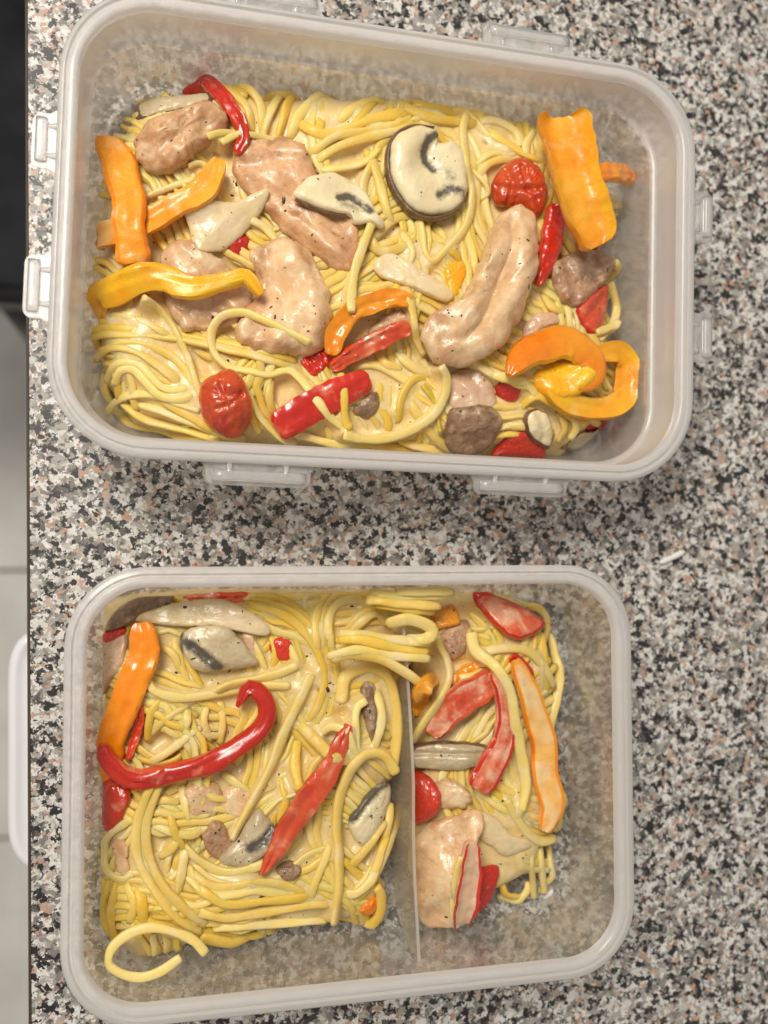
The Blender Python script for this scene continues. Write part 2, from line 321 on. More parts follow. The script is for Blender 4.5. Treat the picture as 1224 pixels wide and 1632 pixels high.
ho = catmull(np.array([(70, 1003), (44, 1008), (26, 1022), (14, 1048), (10, 1085), (10, 1200), (10, 1310), (14, 1348), (28, 1375), (46, 1389), (70, 1394)], float), 40)
rings_ = []
for ins_, dz in ((0.0010, -0.0165), (0.0, -0.0150), (0.0, -0.0045), (0.0006, -0.0018), (0.0020, -0.0004), (0.0042, 0.0), (0.0052, -0.0012), (0.0075, -0.0016)):
    q = PA(ho, hz)[:, :2]; cc = np.array([-0.035, q[:, 1].mean()]); d = q - cc; nrm = np.array([-1.0, 0]) + 0 * d
    T_ = np.gradient(q, axis=0); nn_ = np.stack([T_[:, 1], -T_[:, 0]], 1); nn_ /= np.linalg.norm(nn_, axis=1)[:, None]
    if np.mean(np.sum(nn_ * (cc - q), axis=1)) < 0: nn_ = -nn_
    q = q + nn_ * ins_; q[0, 0] = q[-1, 0] = -0.0345; rings_.append(np.c_[q, np.full(len(q), hz + dz)])
V = np.vstack(rings_); n_ = 40; K_ = len(rings_)
Fc = [(i * n_ + j, i * n_ + j + 1, (i + 1) * n_ + j + 1, (i + 1) * n_ + j) for i in range(K_ - 1) for j in range(n_ - 1)] + [tuple(range(n_ - 1, -1, -1)), tuple((K_ - 1) * n_ + j for j in range(n_))]
hd = mesh_obj('handle', V, Fc, M['white'], cab)
bm = bmesh.new(); bm.from_mesh(hd.data); bmesh.ops.recalc_face_normals(bm, faces=bm.faces[:]); bm.to_mesh(hd.data); bm.free()
# black stool whose seat shows beside the worktop
st = empty('stool', (-0.27, 0.40, -0.87)); tag(st, 'dark slate padded stool beside the worktop edge, seat corner at upper left', 'stool')
sy = P(10, 458, -0.35)[1]
seat = box_mesh('seat', (-0.46, sy, -0.385), (-0.06, sy + 0.40, -0.35), M['black'], st, 0.004, 2)
box_mesh('seat_rail', (-0.45, sy - 0.002, -0.41), (-0.07, sy + 0.39, -0.386), M['black_leg'], st, 0.002, 1)
for lx, ly, ox, oy in ((-0.105, sy + 0.02, 0.03, -0.03), (-0.43, sy + 0.02, -0.03, -0.03), (-0.105, sy + 0.37, 0.03, 0.03), (-0.43, sy + 0.37, -0.03, 0.03)):
    v_, f_ = sweep(np.array([(lx + ox * t, ly + oy * t, -0.40 - 0.47 * t) for t in np.linspace(0, 1, 6)]), np.linspace(0.022, 0.013, 6), np.linspace(0.022, 0.013, 6), 12, up=(0, 1, 0))
    mesh_obj('leg', v_, f_, M['black_leg'], st)
# ------------------------------------------------------------------ boxes
class Box: pass
B1 = Box(); B1.c = np.array([0.08013, 0.10575]); B1.rot = -0.02704; B1.w, B1.h, B1.Z, B1.r = 0.225, 0.15335, 0.050, 0.031
B2 = Box(); B2.c = np.array([0.07110, -0.07640]); B2.rot = 0.00226; B2.w, B2.h, B2.Z, B2.r = 0.1973, 0.14636, 0.042, 0.026
def to_local(b, xy):
    c, s = math.cos(-b.rot), math.sin(-b.rot); d = np.asarray(xy) - b.c
    return np.stack([d[..., 0] * c - d[..., 1] * s, d[..., 0] * s + d[..., 1] * c], -1)
def to_world(b, xy):
    c, s = math.cos(b.rot), math.sin(b.rot); d = np.asarray(xy, float)
    return np.stack([d[..., 0] * c - d[..., 1] * s, d[..., 0] * s + d[..., 1] * c], -1) + b.c
def rrect(w, h, r, inset, seg=14):
    r = max(r - inset, 0.004); hw, hh = w / 2 - inset, h / 2 - inset; out = []
    ns = 10
    for k, (sx, sy_) in enumerate(((1, 1), (-1, 1), (-1, -1), (1, -1))):
        for i in range(seg + 1):
            a = k * math.pi / 2 + i / seg * math.pi / 2
            out.append((sx * (hw - r) + r * math.cos(a), sy_ * (hh - r) + r * math.sin(a)))
    return np.array(out)
def loft(b, prof, mat, name, parent, closed_profile=True, cap_last=None):
    loops = []
    for d, z in prof:
        xy = to_world(b, rrect(b.w, b.h, b.r, d)); loops.append(np.c_[xy, np.full(len(xy), z)])
    n = len(loops[0]); V = np.vstack(loops); Fc = []; K = len(prof)
    rngk = range(K) if closed_profile else range(K - 1)
    for i in rngk:
        j = (i + 1) % K
        for a in range(n):
            a2 = (a + 1) % n
            Fc.append((i * n + a, i * n + a2, j * n + a2, j * n + a))
    for ci, rev in (cap_last or []):
        f = [ci * n + a for a in range(n)]; Fc.append(tuple(f[::-1] if rev else f))
    o = mesh_obj(name, V, Fc, mat, parent)
    bm = bmesh.new(); bm.from_mesh(o.data); bmesh.ops.recalc_face_normals(bm, faces=bm.faces[:]); bm.to_mesh(o.data); bm.free()
    return o
def sharpen(o, ang=35):
    try:
        o.data.set_sharp_from_angle(angle=math.radians(ang))
    except Exception: pass
def make_box(b, name, label, kind):
    root = empty(name, (b.c[0], b.c[1], 0.0)); tag(root, label, 'food box'); Z = b.Z
    if kind == 1:
        rim = [(0.0002, Z - .0062), (0, Z - .0012), (.0007, Z - .0003), (.0016, Z - .0002), (.0022, Z - .0012), (.0030, Z - .0013), (.0034, Z - .0002), (.0042, Z), (.0052, Z - .0001), (.0059, Z - .0009), (.0060, Z - .0040),
               (.0048, Z - .0044), (.0044, Z - .0026), (.0012, Z - .0026), (.0011, Z - .0062)]
        wall = [(.0060, Z - .0041), (.0066, Z - .0168), (.0070, Z - .0176), (.0078, Z - .0180), (.0084, Z - .0183), (.0088, Z - .0192), (.0089, Z - .024), (.0100, .0130), (.0106, .0090), (.0120, .0058), (.0140, .0038), (.0165, .0027), (.0190, .0022),
                (.0190, .0010), (.0160, .0014), (.0130, .0026), (.0108, .0048), (.0095, .0085), (.0088, .0130), (.0078, Z - .024), (.0076, Z - .0196), (.0056, Z - .0184), (.0049, Z - .0045)]
        fi = .0191; fz0, fz1 = .0010, .0022
    else:
        rim = [(0.0002, Z - .0060), (0, Z - .0014), (.0006, Z - .0006), (.0016, Z - .0005), (.0022, Z - .0003), (.0028, Z - .0015), (.0034, Z - .0014), (.0038, Z - .0002), (.0046, Z), (.0056, Z - .0002), (.0064, Z - .0012), (.0068, Z - .0036),
               (.0056, Z - .0040), (.0052, Z - .0026), (.0012, Z - .0026), (.0011, Z - .0060)]
        wall = [(.0068, Z - .0037), (.0074, Z - .0100), (.0080, Z - .0112), (.0083, Z - .015), (.0096, .0105), (.0104, .0072), (.0118, .0046), (.0138, .0031), (.0160, .0024), (.0180, .0021),
                (.0180, .0010), (.0155, .0013), (.0130, .0021), (.0108, .0040), (.0094, .0068), (.0085, .0105), (.0073, Z - .015), (.0070, Z - .0116), (.0063, Z - .0102), (.0057, Z - .0041)]
        fi = .0181; fz0, fz1 = .0010, .0021
    sharpen(loft(b, rim, M['plastic_rim'], 'rim', root), 50)
    wo = loft(b, wall, [M['plastic_milky' if kind == 1 else 'plastic'], M['plastic_upper']], 'side_wall', root); sharpen(wo, 60)
    if kind == 1:
        for pl in wo.data.polygons:
            if min(wo.data.vertices[i].co.z for i in pl.vertices) > Z - .0197: pl.material_index = 1
    loft(b, [(fi, fz0), (fi, fz1)], M['plastic_floor'], 'floor_panel', root, False, [(0, True), (1, False)]).data.polygons.foreach_set('use_smooth', [False] * (len(rrect(1, 1, .1, 0)) + 2))
    return root
box1 = make_box(B1, 'food_box', 'larger clear plastic box with locking tabs round the rim, chicken and pasta inside', 1)
box2 = make_box(B2, 'food_box', 'smaller clear plastic box without tabs, split by a thin divider', 2)
# locking tabs of the larger box
def tab(b, root, side, u0, u1, proj, name='locking_tab'):
    """side: 0 right 1 top 2 left 3 bottom (local axes), u0..u1 along the side, proj outward"""
    Z = b.Z; z1 = Z - .0030; th = .0013
    hw, hh = b.w / 2, b.h / 2
    def loc(u, d, z):
        if side == 0: p = (hw + d, u)
        elif side == 2: p = (-hw - d, u)
        elif side == 1: p = (u, hh + d)
        else: p = (u, -hh - d)
        return np.r_[to_world(b, np.array(p)), z]
    rc = min(0.003, proj * 0.4); out = [(u0 - .0028, -.0004), (u0 - .0012, .0003), (u0, .0022)]
    for i in range(6):
        a = i / 5 * math.pi / 2; out.append((u0 + rc - rc * math.cos(a), proj - rc + rc * math.sin(a)))
    for i in range(6):
        a = i / 5 * math.pi / 2; out.append((u1 - rc + rc * math.sin(a), proj - rc + rc * math.cos(a)))
    out += [(u1, .0022), (u1 + .0012, .0003), (u1 + .0028, -.0004)]
    n = len(out); drop = 0.10
    V = [loc(u, d, z1 - max(0, d) * drop) for u, d in out] + [loc(u, d, z1 - th - max(0, d) * drop) for u, d in out]
    Fc = [tuple(range(n)), tuple(range(2 * n - 1, n - 1, -1))] + [(i, i + n, (i + 1) % n + n, (i + 1) % n) for i in range(n)]
    o = mesh_obj(name, V, Fc, M['plastic_tab'], root, smooth=False)
    bm = bmesh.new(); bm.from_mesh(o.data); bmesh.ops.recalc_face_normals(bm, faces=bm.faces[:])
    bmesh.ops.bevel(bm, geom=[e for e in bm.edges if len(e.link_faces) == 2 and e.calc_face_angle(0) > 1.0], offset=.00035, segments=2, affect='EDGES'); bm.to_mesh(o.data); bm.free()
    # raised grip bar along the outer edge, a pair of moulded ribs near the rim
    po = np.array(root.location)
    dd = proj - .0030
    path = np.array([loc(u, dd, z1 + .0006 - dd * drop) for u in np.linspace(u0 + .002, u1 - .002, 10)])
    v_, f_ = sweep(path, .0019, .0013, 10, sup=2.5)
    g = mesh_obj('grip_bar', v_ - po, f_, M['plastic_tab'], None, origin=np.zeros(3)); g.parent = o
    for t in (0.22, 0.76):
        u = u0 + (u1 - u0) * t
        path = np.array([loc(u, d, z1 + .0004 - d * .3) for d in np.linspace(-.0004, .0032, 5)])
        v_, f_ = sweep(path, np.linspace(.0011, .0007, 5), .0007, 8)
        g = mesh_obj('rib', v_ - po, f_, M['plastic_rim'], None, origin=np.zeros(3)); g.parent = o
    return o
def tab_px(side, a, b_, outer):
    z = B1.Z - .0035
    la, lb, lo = (to_local(B1, P(*q, z)[:2]) for q in (a, b_, outer))
    ax = 1 if side in (0, 2) else 0
    u0, u1 = sorted((la[ax], lb[ax]))
    pr = abs(lo[1 - ax]) - (B1.w / 2 if side in (0, 2) else B1.h / 2)
    tab(B1, box1, side, u0, u1, max(pr, .004))
tab_px(3, (327, 765), (495, 770), (410, 775)); tab_px(3, (755, 780), (903, 785), (830, 790))
tab_px(1, (340, -10), (514, 5), (470, -12)); tab_px(1, (771, 48), (913, 70), (840, 44))
tab_px(2, (60, 178), (60, 266), (50, 220)); tab_px(2, (50, 404), (50, 506), (37, 455))
tab_px(0, (1125, 306), (1125, 386), (1138, 345)); tab_px(0, (1125, 500), (1125, 578), (1137, 540))
# divider of the smaller box
def divider():
    b, root = B2, box2
    pt = to_local(b, P(661, 1250, .034)[:2]); pb = to_local(b, P(667, 1550, .034)[:2]); tp_ = to_local(b, P(650, 960, .034)[:2])
    zt = .0345; y0 = -b.h / 2 + .0092; y1 = b.h / 2 - .0092
    xs = lambda y: np.interp(y, [pb[1], pt[1], tp_[1]], [pb[0], pt[0], tp_[0]]) + .0006 * math.sin(y * 60)
    V = []; ys = np.linspace(y0, y1, 24); Fc = []
    for y in ys:
        e = min(y - y0, y1 - y) / .010; e = min(1, max(0, e)); zb = .0024 + (1 - e) ** 1.6 * .020
        zt = float(np.interp(y, [y0, y0 + .06, y1 - .04, y1], [.0345, .0335, .029, .026]))
        for dx, z in ((-.0006, zb), (-.0006, zt - .0006), (-.0003, zt), (.0003, zt), (.0006, zt - .0006), (.0006, zb)):
            V.append(np.r_[to_world(b, np.array((xs(y) + dx, y))), z])
    for i in range(23):
        for j in range(6): Fc.append((i * 6 + j, i * 6 + (j + 1) % 6, (i + 1) * 6 + (j + 1) % 6, (i + 1) * 6 + j))
    Fc += [tuple(range(5, -1, -1)), tuple(23 * 6 + j for j in range(6))]
    o = mesh_obj('divider', V, Fc, [M['plastic_divider'], M['plastic_upper']], root, [1 if (q < 138 and q % 6 in (1, 2, 3)) else 0 for q in range(len(Fc))]); sharpen(o, 40); o['label'] = 'thin clear divider sheet stained yellow by the sauce'
divider()
# ------------------------------------------------------------------ food: height map used to lay each piece on what lies below it
GX0, GX1, GY0, GY1, RES = -0.045, 0.20, -0.155, 0.19, 0.0005
gx = np.arange(GX0, GX1, RES); gy = np.arange(GY0, GY1, RES)
XX, YY = np.meshgrid(gx, gy)            # [iy, ix]
Hm = np.full(XX.shape, 0.0022); Hn = Hm.copy(); Hp = np.zeros(XX.shape)
def in_poly(poly, X, Y):
    r = np.zeros(X.shape, bool); n = len(poly); j = n - 1
    for i in range(n):
        xi, yi = poly[i]; xj, yj = poly[j]
        c = ((yi > Y) != (yj > Y)) & (X < (xj - xi) * (Y - yi) / (yj - yi + 1e-15) + xi)
        r ^= c; j = i
    return r
def sampH(A, x, y):
    fx = np.clip((np.asarray(x) - GX0) / RES, 0, len(gx) - 2); fy = np.clip((np.asarray(y) - GY0) / RES, 0, len(gy) - 2)
    ix = fx.astype(int); iy = fy.astype(int); ax = fx - ix; ay = fy - iy
    return (A[iy, ix] * (1 - ax) + A[iy, ix + 1] * ax) * (1 - ay) + (A[iy + 1, ix] * (1 - ax) + A[iy + 1, ix + 1] * ax) * ay
def stamp(path, ha, hb, tgt=None):
    for A_ in ((Hm,) if tgt is None else (Hm, tgt)): stamp1(A_, path, ha, hb)
def stamp1(Hm, path, ha, hb):
    ha = np.broadcast_to(ha, (len(path),)); hb = np.broadcast_to(hb, (len(path),))
    for p, a, b in zip(path, ha, hb):
        r = int(a / RES) + 1; ix = int((p[0] - GX0) / RES); iy = int((p[1] - GY0) / RES)
        x0, x1, y0, y1 = max(0, ix - r), min(len(gx), ix + r + 1), max(0, iy - r), min(len(gy), iy + r + 1)
        if x1 <= x0 or y1 <= y0: continue
        d2 = ((XX[y0:y1, x0:x1] - p[0]) ** 2 + (YY[y0:y1, x0:x1] - p[1]) ** 2) / (a * a)
        z = p[2] + b * np.sqrt(np.clip(1 - d2, 0, 1)); ok = d2 < 1
        sub = Hm[y0:y1, x0:x1]; sub[ok] = np.maximum(sub[ok], z[ok])
def clampbox(b, pts, marg):
    """keep points inside the walls of the box"""
    l = to_local(b, pts[:, :2]); z = pts[:, 2]
    ins = np.interp(z, [.002, .010, b.Z - .02, b.Z], [.015, .0108, .0090, .0068]) + marg
    hw, hh = b.w / 2 - ins, b.h / 2 - ins
    l[:, 0] = np.clip(l[:, 0], -hw, hw); l[:, 1] = np.clip(l[:, 1], -hh, hh)
    r = np.maximum(b.r - ins, .004); q = np.abs(l) - np.stack([hw - r, hh - r], 1)
    corner = (q[:, 0] > 0) & (q[:, 1] > 0); d = np.linalg.norm(np.maximum(q, 1e-9), axis=1)
    f = np.where(corner & (d > r), r / np.maximum(d, 1e-9), 1.0)
    l2 = np.sign(l) * ((np.stack([hw - r, hh - r], 1)) + q * f[:, None])
    l = np.where((corner & (d > r))[:, None], l2, l)
    out = pts.copy(); out[:, :2] = to_world(b, l); return out
ring8 = [(math.cos(a), math.sin(a)) for a in np.arange(8) / 8 * 2 * math.pi]
def lay(b, uv, ha, hb, sink=0.35, stiff=5, lift=0.0, zcap=None, dip=False, zmin=None):
    """drop a path given by picture positions onto the pile; returns world path"""
    z = np.full(len(uv), 0.028)
    for it in range(4):
        p = PA(uv, z)
        h = sampH(Hm, p[:, 0], p[:, 1])
        for cx, cy in ring8:
            h = np.maximum(h, sampH(Hm, p[:, 0] + cx * ha * .6, p[:, 1] + cy * ha * .6) - hb * .35)
        zt = h + hb * (1 - sink)
        zs = gsmooth(zt, stiff); zs = np.maximum(zs, gsmooth(np.maximum(zs, zt - hb * 0.9), 2))
        z = zs + lift
        if zmin is not None: z = np.maximum(z, zmin)
        if dip:
            e = np.minimum(np.arange(len(z)), np.arange(len(z))[::-1]); z = z - np.clip(1 - e / 5.0, 0, 1) ** 1.5 * hb * 2.4
        if zcap is not None: z = np.minimum(z, zcap)
    p = PA(uv, z)
    return clampbox(b, p, np.max(ha) * .9)
GROUPS = {}
NOODLE_N = 0
def noodle(b, pts, w=19, mat=None, label=None, group=None, n=1, off=10, lift=0.0, sink=0.35, flat=0.62, stiff=5, dip=None, zmin=None, join=None):
    global NOODLE_N
    pts = np.asarray(pts, float)
    for s in range(n):
        q = pts.copy()
        if n > 1:
            T = np.gradient(pts, axis=0); T /= np.linalg.norm(T, axis=1)[:, None] + 1e-9
            Nn = np.stack([-T[:, 1], T[:, 0]], 1); k = (s - (n - 1) / 2) * off * .80
            q = q + Nn * (k + rng.normal(0, 1.6, (len(q), 1)))
        ln = np.sum(np.linalg.norm(np.diff(q, axis=0), axis=1)); ns = max(12, int(ln / 5))
        uv = catmull(q, ns)
        sc_ = scale_at(*uv[len(uv) // 2]); ha = w * .79 * sc_ / 2; hb = ha * flat
        p = lay(b, uv, ha, hb, sink, stiff, lift, None, (group is not None) if dip is None else dip, zmin)
        wob = 1 + 0.08 * np.sin(np.linspace(0, 9 + rng.random() * 6, len(p)) + rng.random() * 6) + 0.07 * gsmooth(rng.normal(0, 1.6, len(p)), 1.5)
        wid = ha * wob; wid[0] *= .86; wid[-1] *= .86
        V, Fc = sweep(p, wid, hb * (2 - wob), 12, roll=np.linspace(rng.normal(0, .5), rng.normal(0, .5), len(p)), sup=2.5)
        mt = M[mat] if mat else M[['noodle', 'noodle', 'noodle_pale', 'noodle_gold'][NOODLE_N % 4]]
        if join is not None:
            b0 = sum(len(v_) for v_ in join[0]); join[0].append(V); join[1] += [tuple(i + b0 for i in f) for f in Fc]; join[2] += [NOODLE_N % 3] * len(Fc); o = None
        else:
            o = mesh_obj('noodle', V, Fc, mt); tag(o, label, 'noodle', group); o['_ln'] = float(np.sum(np.linalg.norm(np.diff(p[:, :2], axis=0), axis=1))); o['_ch'] = float(np.linalg.norm(p[0, :2] - p[-1, :2]))
        stamp(p, ha, hb, Hn if zmin is None else None); NOODLE_N += 1
    return o
def strip(b, pts, widths, thick=3.4, roll=0, mats=('orange_skin', 'orange_flesh'), skin_up=False, bend=0.25, label='', cat='pepper strip', name='pepper_strip', sink=0.25, lift=0.0, stiff=7, ripple=0.05, k=9, bpow=2.0, ret=False):
    """pepper strip: a band with a skin face and a flesh face, bent across its width (bend>0: edges up)"""
    if bend < 0: bend *= .6
    thick *= .82
    pts = np.asarray(pts, float); wd_ = np.interp(np.linspace(0, 1, 60), np.linspace(0, 1, len(widths)), widths)
    n = 46; uv = catmull(pts, n); wd_ = np.interp(np.linspace(0, 1, n), np.linspace(0, 1, 60), wd_)
    rl = np.radians(np.interp(np.linspace(0, 1, n), np.linspace(0, 1, np.size(roll)), np.atleast_1d(roll))); rl = gsmooth(rl, 3)
    sc_ = scale_at(*uv[n // 2]); ha = wd_ * sc_ / 2 / np.maximum(.55, np.abs(np.cos(rl)) + .5 * np.abs(np.sin(rl))); hb = thick * .001 / 2
    p = lay(b, uv, ha * .8, hb, sink, stiff, lift + float(np.mean(np.abs(np.sin(rl)) * ha)) * .6)
    T = np.gradient(p, axis=0); T /= np.linalg.norm(T, axis=1)[:, None] + 1e-12
    S = np.cross(T, (0, 0, 1)); S /= np.linalg.norm(S, axis=1)[:, None]; U = np.cross(S, T)
    c, s = np.cos(rl)[:, None], np.sin(rl)[:, None]; S, U = S * c + U * s, U * c - S * s
    xs = np.linspace(-1, 1, k); V = []; ph = rng.random() * 9
    for i in range(n):
        endf = min(1, (min(i, n - 1 - i) / 2.5) ** .5 * .35 + .65) if min(i, n - 1 - i) < 3 else 1
        for side in (1, -1):
            for j in (range(k) if side == 1 else range(k - 1, -1, -1)):
                x = xs[j]; edge = 1 - abs(x) ** 16 * .3
                zz = bend * ha[i] * abs(x) ** bpow + side * hb * edge * endf + ripple * ha[i] * math.sin(i * .31 + ph + x * 2.0) * .5
                wj = ha[i] * endf * (1 + ripple * math.sin(i * .47 + ph * 2 + (3 if x > 0 else 0)) + .05 * mnoise.noise(Vector((i * .35, ph, 2.0 if x > 0 else 9.0))))
                ridge = 0.00022 * math.cos(x * 7 + ph + .4 * math.sin(i * .3)) * (1 if side == 1 else 0)
                wr = .0007 * mnoise.noise(Vector((i * .22, x * 1.6, ph))) + .0004 * mnoise.noise(Vector((i * .55, x * 3.1, ph + 4)))
                V.append(p[i] + S[i] * x * wj + U[i] * (zz + ridge + wr))
    K = 2 * k; Fc = []; mi = []
    top_is = 0 if skin_up else 1
    for i in range(n - 1):
        for j in range(K):
            Fc.append((i * K + j, i * K + (j + 1) % K, (i + 1) * K + (j + 1) % K, (i + 1) * K + j))
            mi.append((2 if len(mats) > 2 and (j < max(1, k // 6) or j >= k - 1 - max(1, k // 6)) else top_is) if j < k - 1 else (1 if j in (k - 1, K - 1) else 1 - top_is))
    Fc += [tuple(range(K)), tuple((n - 1) * K + j for j in range(K - 1, -1, -1))]; mi += [1, 1]
    o = mesh_obj(name, V, [f[::-1] for f in Fc], [M[q_] for q_ in mats], midx=mi); sharpen(o, 55)
    tag(o, label, cat); stamp(p, ha * .85, hb + np.maximum(0, bend) * ha * .5, Hp); return o
def seg_dist(X, Y, poly):
    d = np.full(X.shape, 1e9)
    for a, b in zip(poly[:-1], poly[1:]):
        ax, ay = a[:2]; bx, by = b[:2]; L2 = (bx - ax) ** 2 + (by - ay) ** 2 + 1e-15
        t = np.clip(((X - ax) * (bx - ax) + (Y - ay) * (by - ay)) / L2, 0, 1)
        d = np.minimum(d, np.hypot(X - ax - t * (bx - ax), Y - ay - t * (by - ay)))
    return d
def lump(b, poly, thick, mat, label, cat, name, dome=2.2, grooves=(), rough=0.0006, rscale=160, drape=0.65, sink=0.0026, tilt=None, lift=0.0, rings=20, M_=96, edge_mat=None, edge_t=0.9, marks=(), wob=1.0):
    """rounded piece of the traced outline resting on the pile. grooves: (pixel polyline, half width px, depth mm; negative depth raises)"""
    uv = catmull(np.asarray(poly, float), M_, True); z = 0.03
    wob = 2.6 if name == 'chicken_piece' and wob == 1.0 else wob
    if name == 'chicken_piece': dome += 2.0; thick *= .85
    cc = uv.mean(0); rad = np.array([mnoise.noise(Vector((u_ * .05, v_ * .05, 3.1))) * 2.2 + mnoise.noise(Vector((u_ * .13, v_ * .13, 8.1))) * 1.1 for u_, v_ in uv]) * wob
    uv = uv + (uv - cc) / (np.linalg.norm(uv - cc, axis=1)[:, None] + 1e-6) * rad[:, None]
    Hb = None
    for it in range(3):
        o2 = PA(uv, z)[:, :2]; ins = in_poly(o2, XX, YY); vals = Hm[ins]
        z = (np.percentile(vals, 62) if len(vals) else .03) + thick * .001 * .3 - sink + lift
    o3 = clampbox(b, np.c_[o2, np.full(len(o2), z)], .0005); o2 = o3[:, :2]
    c = o2.mean(0); ix0 = max(0, int((o2[:, 0].min() - .012 - GX0) / RES)); ix1 = int((o2[:, 0].max() + .012 - GX0) / RES); iy0 = max(0, int((o2[:, 1].min() - .012 - GY0) / RES)); iy1 = int((o2[:, 1].max() + .012 - GY0) / RES)
    sub = Hm[iy0:iy1, ix0:ix1].copy(); sx = XX[iy0:iy1, ix0:ix1]; sy_ = YY[iy0:iy1, ix0:ix1]
    inside = in_poly(o2, sx, sy_)
    A = np.c_[sx[inside] - c[0], sy_[inside] - c[1], np.ones(inside.sum())]
    sol = np.linalg.lstsq(A, sub[inside], rcond=None)[0]
    sol[:2] = np.clip(sol[:2], -.45, .45)
    plane = lambda x, y: sol[0] * (x - c[0]) + sol[1] * (y - c[1]) + sol[2]
    sm = blur2(np.where(sub > .006, sub, np.percentile(sub[inside], 30)), 5)
    def base(x, y):
        fx = np.clip((x - gx[ix0]) / RES, 0, sub.shape[1] - 2).astype(int); fy = np.clip((y - gy[iy0]) / RES, 0, sub.shape[0] - 2).astype(int)
        return plane(x, y) * (1 - drape) + sm[fy, fx] * drape - sink + lift
    ts = np.sin(np.linspace(0, 1, rings + 1)[1:] * math.pi / 2) ** .9
    X = [c[0]]; Y = [c[1]]; TT = [0.0]
    for t in ts:
        e = o2 if t > .75 else c + (o2 - c)
        X += list(c[0] + (o2[:, 0] - c[0]) * t); Y += list(c[1] + (o2[:, 1] - c[1]) * t); TT += [t] * M_
    X = np.array(X); Y = np.array(Y); TT = np.array(TT); th = thick * .001
    bz = base(X, Y); prof = np.clip(1 - TT ** dome, 0, 1) ** (1 / 2.0)
    nzv = np.array([mnoise.noise(Vector((x * rscale, y * rscale, thick * 3.3 + c[0] * 50))) + .5 * mnoise.noise(Vector((x * rscale * 2.3, y * rscale * 2.3, 7.7 + c[1] * 50))) for x, y in zip(X, Y)])
    top = bz + th * .42 + th * .58 * prof + rough * nzv * (.3 + .7 * prof)
    for g in grooves:
        gp = PA(np.asarray(g[0], float), float(z + th * .6))[:, :2]; gw = g[1] * scale_at(*g[0][0]); d = seg_dist(X, Y, gp)
        top = top - g[2] * .001 * np.exp(-(d / gw) ** 2) * np.clip((1.02 - TT) * 8, .15, 1)
    fine = np.array([mnoise.noise(Vector((x * rscale * 4.5, y * rscale * 4.5, 1.7))) + .7 * mnoise.noise(Vector((x * rscale * 9, y * rscale * 9, 4.2))) for x, y in zip(X, Y)])
    ev = np.linalg.svd(o2 - o2.mean(0), full_matrices=False)[2]; al = (X - c[0]) * ev[0, 0] + (Y - c[1]) * ev[0, 1]; ac = (X - c[0]) * ev[1, 0] + (Y - c[1]) * ev[1, 1]
    fib = np.array([mnoise.noise(Vector((u_ * 70, v_ * 420 + u_ * 60, 5.5))) for u_, v_ in zip(al, ac)]); fold = np.array([mnoise.noise(Vector((u_ * 62 + 9, v_ * 125, c[0] * 80))) for u_, v_ in zip(al, ac)])
    fold = np.sign(fold) * np.abs(fold) ** .8
    if name == 'chicken_piece': top = top + (fib * .0006 + fold * .0027 * (.25 + .75 * prof)) * min(1, thick / 9)
    top = top + fine * rough * .35
    bot = bz + th * .42 - th * .42 * prof - .0002
    nV = len(X); V = np.r_[np.c_[X, Y, top], np.c_[X, Y, bot]]
    # shrink rim slightly so that the side is rounded
    Fc = []; mi = []
    for half, offs in ((0, 0), (1, nV)):
        for j in range(M_):
            f = (offs, offs + 1 + j, offs + 1 + (j + 1) % M_); Fc.append(f if half == 0 else f[::-1]); mi.append(0)
        for r_ in range(rings - 1):
            for j in range(M_):
                a = offs + 1 + r_ * M_ + j; a2 = offs + 1 + r_ * M_ + (j + 1) % M_
                f = (a, a + M_, a2 + M_, a2); Fc.append(f if half == 0 else f[::-1]); mi.append(1 if edge_mat and ts[r_ + 1] > edge_t else 0)
    a0 = 1 + (rings - 1) * M_
    for j in range(M_):
        a, a2 = a0 + j, a0 + (j + 1) % M_; Fc.append((a, a + nV, a2 + nV, a2)); mi.append(1 if edge_mat else 0)
    area = np.sum(o2[:, 0] * np.roll(o2[:, 1], -1) - np.roll(o2[:, 0], -1) * o2[:, 1])
    if area < 0: Fc = [f[::-1] for f in Fc]
    o = mesh_obj(name, V, Fc, [M[mat]] + ([M[edge_mat]] if edge_mat else []), midx=mi); tag(o, label, cat)
    if marks or name == 'chicken_piece':
        mv = np.zeros(nV)
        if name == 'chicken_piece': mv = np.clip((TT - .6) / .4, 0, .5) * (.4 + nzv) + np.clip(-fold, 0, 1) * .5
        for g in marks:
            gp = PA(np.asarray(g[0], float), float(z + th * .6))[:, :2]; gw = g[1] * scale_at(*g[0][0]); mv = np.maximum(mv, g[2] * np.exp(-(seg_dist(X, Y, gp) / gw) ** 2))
        at = o.data.attributes.new('mark', 'FLOAT', 'POINT'); at.data.foreach_set('value', np.r_[mv, mv].astype(np.float32))
    # stamp
    cx = (sx[inside] - c[0]); 
    d_edge = seg_dist(sx[inside], sy_[inside], np.vstack([o2, o2[:1]])); Rm = d_edge.max() + 1e-6
    tt = 1 - d_edge / Rm; hz_ = base(sx[inside], sy_[inside]) + th * .42 + th * .58 * np.sqrt(np.clip(1 - tt ** dome, 0, 1))
    v = Hm[iy0:iy1, ix0:ix1]; vv = v[inside]; v[inside] = np.maximum(vv, hz_); vp = Hp[iy0:iy1, ix0:ix1]; vp[inside] = np.maximum(vp[inside], hz_)
    o['_z'] = float(z); return o
